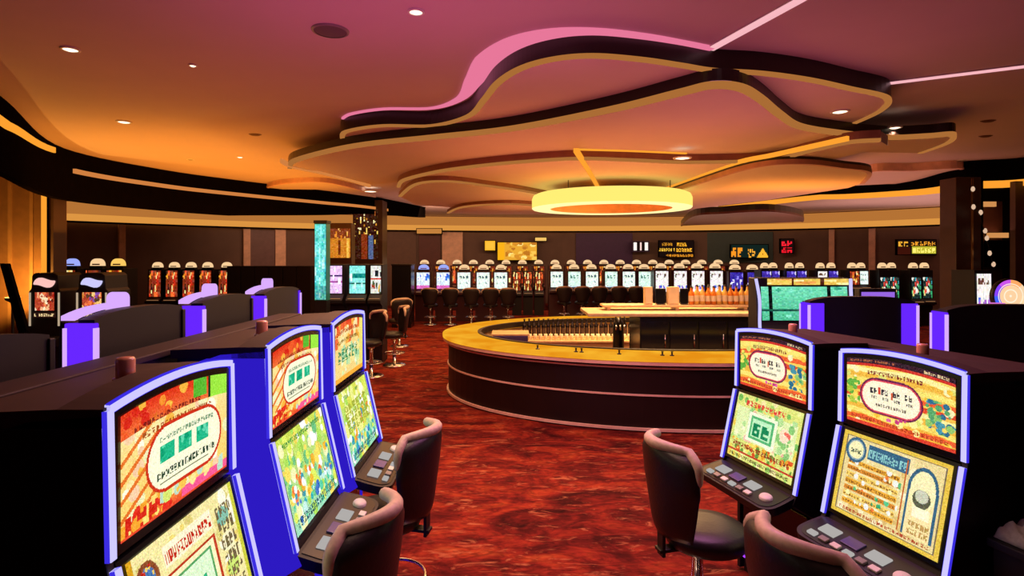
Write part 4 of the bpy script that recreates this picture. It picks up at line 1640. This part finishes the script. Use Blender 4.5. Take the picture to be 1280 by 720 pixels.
# teal tower sign and its machines
t = thing('light_tower', 'tall glowing teal light tower rising behind the left slot machines', 'light tower', (ax(403, 11.6), 11.6, 0))
b = MB()
b.box((0, 0, 0.7), (0.24, 0.24, 1.4), M_BLACK)
b.build('base', t)
p = Pic(8, 44, '68d8d0').blobs(70, 0.06, ['b8f4ec', '30b8b8', '88e8e0', '48c8c8'])
for k in range(44):
    if k < 8:
        p.a[k] *= 0.8
picture_mesh('light_face', p.noise(0.06), lambda u, v: (-0.11 + 0.22 * u, -0.125, 1.42 + 1.52 * v), t)
b = MB()
b.box((0, 0, 2.18), (0.24, 0.24, 1.56), mat('teal_glass', (0.03, 0.25, 0.25), 0.3))
b.build('column', t)
b = MB()
b.box((0, 0, 2.99), (0.27, 0.27, 0.06), M_BLACK)
b.build('cap', t)
for px, kd, lab in ((418, 'pink', 'pink-screened slot machine right beside the teal light tower'), (447, 'teal', 'teal-screened slot machine in front of the gold-speckled column'),
                    (470, 'mixed', 'narrow slot machine with black, red and white screens next to the teal one')):
    place_far('j' + kd, dict(kind=kd, W=0.42 if kd != 'mixed' else 0.27, T=2.12, topper=None, scr=(1.48, 2.09)), (ax(px, 12.2), 12.2, 0), 0, lab, 'trio of slot machines beside the teal tower')
# column whose gold mosaic reflections are painted as a glowing panel
cx0, cx1, cy = ax(441, 18.3), ax(478, 18.3), 18.3
t = thing('decorated_column', 'square column speckled with painted gold glints above the teal machines', 'column', ((cx0 + cx1) / 2, cy + 0.35, 0))
b = MB()
b.box((0, 0, 2.05), (cx1 - cx0, 0.7, 4.1), mat('espresso_column', (0.05, 0.02, 0.012), 0.3))
b.build('shaft', t, bevel=0.01)
p = Pic(20, 46, '38180c').blobs(46, 0.035, ['d08828', 'f0c860', '904818', '201008', 'f8e8b0'], 0, 0.45, 1, 1).rect(0.3, 0.0, 0.55, 0.5, '803010').rect(0.62, 0.0, 0.82, 0.48, '506088').blobs(14, 0.03, ['e8b048', '201008'], 0.8, 0, 1, 0.6)
picture_mesh('glint_panel', p.noise(0.04), lambda u, v: ((cx1 - cx0) * (-0.45 + 0.80 * u), -0.357, 2.2 + 1.6 * v), t)
# amber sign between tower and column
t = thing('lit_display', 'amber lit display case between the teal tower and the speckled column', 'display', (ax(424, 15.5), 15.5, 0))
b = MB()
b.box((0, 0.2, 1.6), (0.66, 0.36, 3.2), mat('espresso_column', (0.05, 0.02, 0.012), 0.3))
b.build('case', t, bevel=0.01)
p = Pic(18, 30, 'c87820').rect(0, 0.66, 1, 1, '803818').blobs(16, 0.06, ['f0b050', 'a04818', 'e88828'], 0, 0.66, 1, 1).rect(0.42, 0.1, 0.58, 0.6, '6c2c0c').rect(0.84, 0, 0.92, 0.66, 'f0b848')
picture_mesh('lit_panel', p.noise(0.04), lambda u, v: (-0.30 + 0.60 * u, 0.012, 2.25 + 0.8 * v), t)
# black tall cabinet left of the far row
b = MB()
b.box((0, 0, 1.0), (0.62, 0.6, 2.0), M_SOFT)
b.box((0, 0, 2.02), (0.66, 0.64, 0.05), M_FASCIA)
tag(b.build('tall_cabinet', loc=(ax(504, 18.5), 18.5, 0), bevel=0.01), 'tall plain black cabinet at the left end of the far row', 'cabinet')

# big green-screen machine at right of the bar
Y6 = 6.5
t = thing('slot_machine', 'wide slot machine with glowing green screens and a yellow header, right of the bar', 'slot machine', (ax(1003, Y6), Y6, 0))
hw = (ax(1062, Y6) - ax(944, Y6)) / 2
b = MB()
b.prism([(0, 2.05), (-0.05, 1.55), (-0.22, 1.25), (-0.35, 1.18), (-0.35, 1.10), (0.02, 1.0), (0.02, 0), (0.2, 0), (0.2, 2.05)], -hw, hw, 'x', M_BLACK)
b.build('cabinet', t, bevel=0.01)
p = Pic(48, 30, '58c8a0')
p.grad(0, 1, '50b890', '70d8b0').rect(0, 0.0, 0.02, 1, '101010').rect(0.10, 0, 0.145, 1, '081010').rect(0.78, 0, 0.815, 1, '081010').rect(0, 0.28, 1, 0.33, '205848').blobs(12, 0.06, ['88e8c8', '40a888'])
picture_mesh('upper_screen', p.noise(0.04), lambda u, v: (-hw * 0.93 + 1.86 * hw * u, -0.012 - 0.04 * (1 - v), 1.57 + 0.38 * v), t)
p = Pic(48, 22, 'a8d8c8').rect(0.10, 0, 0.16, 1, '081010').rect(0, 0, 0.10, 1, '889888').glyphs(0.2, 0.6, 0.95, 0.9, 9, '60a090').glyphs(0.3, 0.1, 0.95, 0.4, 7, 'c04040')
picture_mesh('lower_screen', p.noise(0.05), lambda u, v: (-hw * 0.93 + 1.86 * hw * u, -0.20 + 0.14 * v, 1.28 + 0.24 * v), t)
p = Pic(40, 5, 'e8c058').blobs(8, 0.2, ['f8e8a0', 'e09848']).rect(0.3, 0, 0.33, 1, '502010').rect(0.66, 0, 0.69, 1, '502010')
picture_mesh('header_strip', p.noise(0.04), lambda u, v: (-hw * 0.75 + 1.72 * hw * u, -0.008, 1.965 + 0.075 * v), t)
for s in (-1, 1):
    b = MB()
    b.tube(catmull([(s * hw, -0.02, 2.04), (s * (hw - 0.02), -0.07, 1.80), (s * hw, -0.12, 1.52), (s * (hw + 0.03), -0.25, 1.22), (s * (hw + 0.04), -0.33, 1.0)], 5), 0.018, E_LED, 8)
    b.build('led_strip', t)
# right rear row
xs = (958, 973, 989, 1007, 1028, 1047, 1068, 1085, 1106, 1124, 1145, 1166)
for i, px in enumerate(xs):
    k = ('purple', 'purple', 'purple', 'purple', 'white', 'purple', 'warm', 'pale', 'green', 'green', 'green', 'green')[i]
    place_far('R' + k, dict(kind=k, W=0.37, T=1.84, topper=E_TOPPER, tall=(k == 'green'), scr=(1.35, 1.80) if k != 'green' else (0.9, 1.6)), (ax(px, 18.5), 18.5 + 0.25 * (i % 2), 0), 0,
              'small-looking slot machine in the right rear row, %s of twelve' % ordn(i, 12), 'right rear row of slot machines')
b = MB()
b.box((0, 0, 0.95), (0.45, 0.1, 1.9), M_BLACK)
b.box((0, -0.055, 1.65), (0.40, 0.01, 0.42), emis('violet_poster', (0.35, 0.15, 0.85), 0.9))
tag(b.build('light_box', loc=(ax(1094, 7.0), 7.0, 0)), 'violet glowing panel behind the violet-sided machine back', 'light box')

# ------------------------------------------------------------------ columns and side fittings
# left
t = thing('brown_pillar', 'slim dark brown pillar standing under the left bulkhead', 'pillar', (ax(67.5, 10.2), 10.2, 0))
b = MB()
b.box((0, 0, 2.05), (0.22, 0.3, 4.1), mat('umber_pillar', (0.05, 0.022, 0.014), 0.5))
b.build('shaft', t, bevel=0.008)
b = MB()
b.box((0, 0, 0.06), (0.28, 0.36, 0.12), M_BULK)
b.build('base', t)
b = MB()
b.box((0, 0, 2.0), (3.2, 0.12, 4.0), mat('brown_curtain_wall', (0.20, 0.09, 0.035), 0.6))
for k in range(9):
    b.box((-1.5 + k * 0.37, -0.07, 2.0), (0.06, 0.03, 4.0), mat('brown_curtain_rib', (0.30, 0.15, 0.06), 0.6))
struct(b.build('wall_lounge', loc=(-9.75, 10.25, 0), rz=R(4)))
b = MB()
b.box((0, 0, 0), (0.07, 0.04, 2.1), E_GOLD)
b.box((0, 0.03, 0), (0.11, 0.03, 2.16), M_BULK)
tag(b.build('wall_light', loc=(ax(55, 10.0), 10.0, 3.05)), 'tall gold vertical light strip left of the brown pillar', 'wall light')
t = thing('uplight', 'small floor lamp throwing a yellow glow on the brown wall at left', 'lamp', (ax(16, 9.6), 9.6, 0))
b = MB()
b.lathe([(0.14, 0), (0.14, 0.03), (0.02, 0.05), (0.02, 1.5)], M_BLACK, 16)
b.build('stand', t)
b = MB()
b.lathe([(0.02, 1.5), (0.10, 1.56), (0.11, 1.60)], M_BLACK, 16)
b.build('lamp_shade', t)
b = MB()
b.lathe([(0.001, 1.57), (0.08, 1.58)], E_WARM, 16)
b.build('bulb', t)
t = thing('leaning_post', 'black slanted post leaning at the left edge of the photo', 'post', (ax(24, 7.6), 7.6, 0))
b = MB()
b.add([(-0.02, 0, 1.30), (0.10, 0, 1.30), (-0.16, 0, 2.2), (-0.26, 0, 2.2), (-0.02, 0.05, 1.30), (0.10, 0.05, 1.30), (-0.16, 0.05, 2.2), (-0.26, 0.05, 2.2)],
      [(0, 1, 2, 3), (4, 7, 6, 5), (0, 4, 5, 1), (1, 5, 6, 2), (2, 6, 7, 3), (3, 7, 4, 0)], M_BULK)
b.build('slanted_bar', t)
b = MB()
b.box((0.04, 0.025, 0.65), (0.08, 0.08, 1.3), M_BULK)
b.box((0.04, 0.025, 0.015), (0.4, 0.3, 0.03), M_BULK)
b.build('stand', t)

# right
YC = 10.6
t = thing('brown_pillar', 'broad dark brown pillar with gold edge under the right bulkhead', 'pillar', (ax(1200, YC), YC, 0))
b = MB()
b.box((0, 0, 1.87), (0.46, 0.4, 3.74), mat('umber_pillar2', (0.07, 0.03, 0.018), 0.45))
b.build('shaft', t, bevel=0.01)
b = MB()
b.box((0.06, -0.21, 1.87), (0.03, 0.02, 3.7), mat('bronze_edge', (0.5, 0.25, 0.08), 0.35, 0.6))
b.build('bronze_strip', t)
b = MB()
b.box((0.27, 0.0, 1.87), (0.08, 0.3, 3.74), M_BULK)
b.build('black_side', t)
b = MB()
b.box((0, 0, 1.87), (0.9, 0.12, 3.74), mat('dark_umber_wall', (0.10, 0.05, 0.03), 0.5))
struct(b.build('wall_booth', loc=(ax(1295, 11.0), 11.0, 0)))
t = thing('entrance_portal', 'dark doorway portal with gold lit ledges, beside the right pillar', 'portal', (ax(1239, 11.6), 11.6, 0))
b = MB()
b.box((-0.36, 0, 1.87), (0.07, 0.2, 3.74), M_BULK)
b.box((0.36, 0, 1.87), (0.09, 0.2, 3.74), M_BULK)
b.box((0, 0, 3.55), (0.7, 0.2, 0.25), M_BULK)
b.build('frame', t)
b = MB()
b.box((0, 0.12, 1.9), (0.66, 0.04, 3.6), mat('portal_brown', (0.16, 0.07, 0.035), 0.4))
b.build('back_panel', t)
for zz, x_, wd in ((3.35, -0.12, 0.30), (2.72, 0.08, 0.40)):
    b = MB()
    b.box((x_, -0.06, zz), (wd, 0.06, 0.10), emis('portal_ledge', (0.70, 0.30, 0.09), 0.9))
    b.build('ledge_light', t)
b = MB()
b.box((0.1, 0.0, 2.35), (0.36, 0.16, 0.55), M_BULK)
b.build('black_box', t, bevel=0.01)
t = thing('hanging_ornament', 'hanging chain of small pale lamps beside the right pillar', 'ornament', (ax(1228, 10.2), 10.2, 3.7))
b = MB()
b.tube([(-0.18, 0, 0), (-0.16, 0, -0.55), (-0.05, 0, -0.65), (0.05, 0, -1.0), (0.2, 0, -1.6)], 0.006, M_BLACK, 6)
b.build('chain', t)
for k, (x_, z_) in enumerate(((-0.17, -0.2), (-0.16, -0.52), (-0.03, -0.62), (0.05, -0.95), (0.08, -1.08), (0.13, -1.35), (0.2, -1.55))):
    b = MB()
    b.lathe([(0.001, -0.05), (0.025, -0.03), (0.032, 0.0), (0.02, 0.04), (0.001, 0.05)], emis('pearl_lamp', (0.9, 0.6, 0.4), 0.8), 10, c=(x_, 0, z_))
    b.build('lamp', t)
place_far('portalslot', dict(kind='white', W=0.30, T=2.06, topper=None, scr=(1.4, 2.0)), (ax(1229, 9.6), 9.6, 0), 0, 'narrow white and yellow screened slot machine beside the right pillar', None)
t = thing('wheel_machine', 'slot machine crowned by a rainbow-lit wheel at the right edge', 'slot machine', (ax(1266, 8.2), 8.2, 0))
b = MB()
b.box((0, 0.2, 0.75), (0.5, 0.4, 1.5), M_BLACK)
b.build('cabinet', t, bevel=0.01)
p = Pic(40, 40, '181018')
rr = np.hypot(p.x - .5, p.y - .5)
an = (np.arctan2(p.y - .5, p.x - .5) / (2 * PI)) % 1
cols = [C(c_) for c_ in ('e8c8a0', 'f0a060', 'c050e0', '8040f0', '4060f0', '40b0f0', 'f060c0', 'f0d0a0')]
for i, c_ in enumerate(cols):
    p.a[(rr < 0.49) & (rr > 0.34) & (an >= i / 8) & (an < (i + 1) / 8)] = c_
p.a[rr <= 0.34] = C('f0c898')
p.blobs(14, 0.05, ['f8e0c0', 'e8a878'], 0.25, 0.25, 0.75, 0.75)
b = MB()
b.lathe([(0.001, 0), (0.24, 0), (0.25, 0.02), (0.25, 0.08), (0.001, 0.08)], M_BLACK, 40, M=Matrix.Translation((0, 0.12, 1.72)) @ Matrix.Rotation(R(90), 4, 'X'))
wh = b.build('wheel', t)
picture_mesh('wheel_face', p, lambda u, v: ((lambda a, q: (0.235 * q * math.cos(a), 0.035, 1.72 + 0.235 * q * math.sin(a)))(2 * PI * u, max(v, 0.001))), wh)
# the wheel face is laid out radially: repaint by angle and radius
me = bpy.data.objects['wheel_face'].data
vals = np.zeros((40 * 40, 4), dtype=np.float32)
for j in range(40):
    for i in range(40):
        q, a = (j + 0.5) / 40, (i + 0.5) / 40
        c_ = cols[int(a * 8) % 8] if q > 0.68 else (0.94, 0.78, 0.60)
        if int(q * 14) % 5 == 0:
            c_ = (0.98, 0.9, 0.8)
        vals[j * 40 + i, :3] = lin(c_)
        vals[j * 40 + i, 3] = 1
me.color_attributes['picture'].data.foreach_set('color', np.repeat(vals, 4, axis=0).ravel())
b = MB()
b.box((-0.22, 0.0, 1.5), (0.14, 0.1, 0.25), emis('magenta_glow', (0.85, 0.2, 0.75), 0.9))
b.build('magenta_lamp', t)


# ------------------------------------------------------------------ signs on the back wall
def sign(name, label, px0, px1, py0, py1, Y, painter, res=(40, 16), frame=True, back=None):
    x0, x1, z0, z1 = ax(px0, Y), ax(px1, Y), az(py1, Y), az(py0, Y)
    t = thing(name, label, 'sign', ((x0 + x1) / 2, Y, (z0 + z1) / 2))
    w_, h_ = x1 - x0, z1 - z0
    b = MB()
    b.box((0, 0.06, 0), (w_ + 0.06, 0.10, h_ + 0.06), back or M_BULK)
    b.box((0, 0.2, 0), (w_ * 0.5, 0.3, h_ * 0.3), M_BULK)
    b.build('housing', t)
    p = Pic(res[0], res[1], '180c0a')
    painter(p)
    picture_mesh('lit_face', p, lambda u, v: (-w_ / 2 + w_ * u, 0.0, -h_ / 2 + h_ * v), t)
    return t


YS = 26.4


def on(px):
    q_ = on_wall(px)
    return q_[1] - 0.45


sign('bar_sign', 'sign of three white vertical bars on the plum wall panel', 791, 811, 302, 314, on(800),
     lambda p: p.rect(0.05, 0.05, 0.24, 0.95, 'fff0e8').rect(0.43, 0.05, 0.57, 0.95, 'f8d0c8').rect(0.76, 0.05, 0.95, 0.95, 'fff0e8'), (20, 12), back=mat('plum_panel', (0.055, 0.012, 0.10), 0.5))
sign('amber_text_sign', 'dark sign with blurred rows of amber lettering above the far machines', 824, 867, 301, 321, on(845),
     lambda p: p.glyphs(0.08, 0.70, 0.40, 0.92, 5, 'c08020').glyphs(0.52, 0.66, 0.82, 0.92, 4, 'f0a828').glyphs(0.0, 0.36, 0.46, 0.60, 7, 'f8c040').glyphs(0.5, 0.30, 0.97, 0.60, 6, 'f8b030').glyphs(0.2, 0.0, 1.0, 0.20, 10, 'd88820'), (60, 26))
sign('orange_letter_sign', 'glowing orange letters on the dark teal wall panel', 914, 960, 306, 322, on(937),
     lambda p: p.rect(0, 0, 1, 1, '10201c').glyphs(0.0, 0.05, 0.34, 0.95, 2, 'f09020').glyphs(0.45, 0.0, 0.68, 0.80, 2, 'f8a830').mask((np.abs(p.x - 0.86) * 2.2 < (0.75 - p.y) * 0.5) & (p.y < 0.75), 'f8b030').rect(0.84, 0.2, 0.88, 0.35, '803008'), (46, 18))
sign('red_sign', 'red glowing block sign right of the orange letters', 976, 992, 299, 316, on(984),
     lambda p: p.glyphs(0.05, 0.52, 0.98, 0.98, 2, 'f02030').glyphs(0.05, 0.02, 0.98, 0.48, 2, 'e81828'), (16, 18))
sign('gold_sign', 'gold and green lit sign near the right pillar', 1122, 1170, 300, 318, on(1146),
     lambda p: p.glyphs(0.02, 0.55, 0.3, 0.98, 2, 'f0a830').glyphs(0.36, 0.6, 1.0, 0.98, 6, 'e89828').rect(0.38, 0.08, 1, 0.55, 'b8b030').glyphs(0.4, 0.12, 1.0, 0.5, 6, 'f8e870').rect(0, 0, 0.34, 0.5, '381008'), (48, 18))
sign('lit_picture', 'wide yellow lit picture on the far back wall above the gap', 622, 671, 303, 325, on(646),
     lambda p: p.rect(0, 0, 1, 1, 'e0a030').rect(0, 0, 0.18, 1, 'f0a818').blobs(40, 0.10, ['f0c050', 'd08828', 'f8dc80', 'b87020'], 0.2, 0, 1, 1), (40, 20))
sign('lit_picture', 'small square yellow lit picture left of the wide one', 606, 619, 301, 313, on(612),
     lambda p: p.rect(0, 0, 1, 1, 'e8a828').rect(0.1, 0.1, 0.9, 0.9, 'f0b838'), (10, 10))
sign('lit_picture', 'small dim amber strip at the top right of the wide lit picture', 669, 683, 297, 301, on(676), lambda p: p.rect(0, 0, 1, 1, 'e8b860'), (8, 4))
sign('lit_picture', 'dim amber strip high on the back wall near the black cabinet', 521, 552, 286, 292, on(536), lambda p: p.rect(0, 0, 1, 1, 'b87838'), (12, 4))

# ------------------------------------------------------------------ chairs farther away
for x, y, lab_, i in chair_spots:
    clone(chair0, (x, y, 0), random.uniform(-0.06, 0.06), 'distant chair at the far machines %s, %s of its row' % (lab_, ordn(i, 5)), 'distant chairs at the far machines')
for px, Y, rz, lab in ((464, 10.9, 2.4, 'dark chair on the red carpet behind the farthest left foreground machine'), (493, 12.0, 2.0, 'dark chair on the carpet in front of the teal-screened machine'),
                       (499, 14.5, 0.6, 'dark chair out on the carpet left of the far row')):
    clone(chair0, (ax(px, Y), Y, 0), rz, lab, 'dark chairs near the teal tower')


# ------------------------------------------------------------------ lights
def area(name, loc, rot, size, energy, col, size_y=None):
    l = bpy.data.lights.new(name, 'AREA')
    l.energy = energy
    l.color = col
    l.size = size
    if size_y:
        l.shape = 'RECTANGLE'
        l.size_y = size_y
    o = bpy.data.objects.new(name, l)
    COL.objects.link(o)
    o.location = loc
    o.rotation_euler = rot
    return o


UP = (PI, 0, 0)
# unseen floating area lights added to brighten and tint the ceiling
area('ceiling_fill_amber', (-6.0, 11.8, 2.7), UP, 4.0, 165, (1.0, 0.33, 0.03), 7.0)
area('ceiling_fill_amber', (-3.2, 6.0, 2.8), UP, 3.0, 5, (1.0, 0.24, 0.14), 2.5)
area('ceiling_fill_magenta', (-0.6, 4.0, 2.9), UP, 3.0, 14, (1.0, 0.14, 0.46), 2.0)
area('ceiling_fill_magenta', (2.6, 5.6, 2.9), UP, 2.5, 7.5, (1.0, 0.18, 0.34), 2.5)
area('ceiling_fill_rose', (1.0, 8.2, 2.8), UP, 4.0, 24, (1.0, 0.25, 0.12), 3.0)
area('ceiling_fill_amber', (1.6, 10.6, 3.05), UP, 2.4, 18, (1.0, 0.36, 0.03), 1.5)
area('ceiling_fill_amber', (5.4, 10.8, 3.05), UP, 2.4, 22, (1.0, 0.33, 0.03), 1.5)
area('ceiling_fill_amber', (2.0, 13.0, 2.7), UP, 5.0, 55, (1.0, 0.36, 0.10), 4.0)
area('ceiling_fill_rose', (7.5, 14.0, 2.8), UP, 5.0, 50, (1.0, 0.38, 0.30), 6.0)
area('ceiling_fill_rose', (2.0, 20.0, 2.8), UP, 18.0, 150, (1.0, 0.45, 0.28), 6.0)
area('ceiling_fill_rose', (12.0, 18.5, 2.8), UP, 9.0, 170, (1.0, 0.52, 0.42), 6.0)
DN = (0, 0, 0)  # unseen downward area lights added as fill, without fittings
area('down_fill', (-1.0, 14.0, 3.55), DN, 6.0, 330, (1.0, 0.50, 0.18), 8.0)
area('down_fill', (-0.8, 6.0, 3.8), DN, 2.4, 100, (1.0, 0.50, 0.26), 3.0)
area('down_fill', (-0.4, 3.2, 4.1), DN, 1.2, 30, (1.0, 0.62, 0.42), 1.2)
area('down_fill', (1.3, 4.4, 3.9), DN, 1.6, 75, (1.0, 0.32, 0.75), 1.6)
area('bar_fill', (2.7, 10.2, 3.2), DN, 2.0, 240, (1.0, 0.60, 0.25), 1.6)  # added fill that brightens the bar pit
area('wall_fill', (0.0, 21.5, 3.9), (R(60), 0, 0), 20.0, 330, (1.0, 0.55, 0.32), 1.0)  # added fill that brightens the back wall
l = bpy.data.lights.new('uplight_bulb', 'POINT')
l.energy, l.color, l.shadow_soft_size = 150, (1.0, 0.5, 0.08), 0.02
o = bpy.data.objects.new('uplight_bulb', l)
COL.objects.link(o)
o.location = (ax(16, 9.6), 9.6, 1.66)

# folded jacket on a side ledge beside the nearest right machine
t = thing('side_ledge', 'low dark ledge against the side of the nearest right slot machine', 'ledge', (2.375, 2.575, 0), R(16.5))
b = MB()
b.box((0, 0, 1.0), (0.40, 0.16, 0.04), M_BLACK)
b.build('board', t, bevel=0.006)
b = MB()
b.box((0, 0.0, 0.49), (0.36, 0.12, 0.98), M_BLACK)
b.build('panel', t)
b = MB()
vs, fs = [], []
NX, NY = 30, 10
for j in range(NY + 1):
    for i in range(NX + 1):
        uu, vv = i / NX, j / NY
        e_ = min(1, min(uu, 1 - uu) * 9) ** 0.5 * min(1, min(vv, 1 - vv) * 4) ** 0.5
        vs.append((-0.17 + 0.35 * uu, -0.075 + 0.14 * vv + 0.01 * math.sin(uu * 17), e_ * (0.055 + 0.016 * math.sin(uu * 23 + vv * 6) + 0.012 * math.sin(uu * 51 - vv * 9))))
for j in range(NY):
    for i in range(NX):
        a = j * (NX + 1) + i
        fs.append((a, a + 1, a + NX + 2, a + NX + 1))
b.add(vs, fs, mat('grey_cloth', (0.55, 0.52, 0.52), 0.7, bump=0.4, scale=60), True)
fj = b.build('folded_jacket', loc=(2.375, 2.575, 1.021), rz=R(16.5))
so = fj.modifiers.new('thickness', 'SOLIDIFY')
so.thickness = 0.004
tag(fj, 'crumpled grey cloth on the dark ledge at the lower right', 'cloth')

wd = bpy.data.worlds.new('world')
wd.use_nodes = True
wd.node_tree.nodes['Background'].inputs['Color'].default_value = (0.02, 0.008, 0.006, 1)
wd.node_tree.nodes['Background'].inputs['Strength'].default_value = 0.3
SC.world = wd
SC.cycles.use_denoising = True
SC.cycles.max_bounces = 5
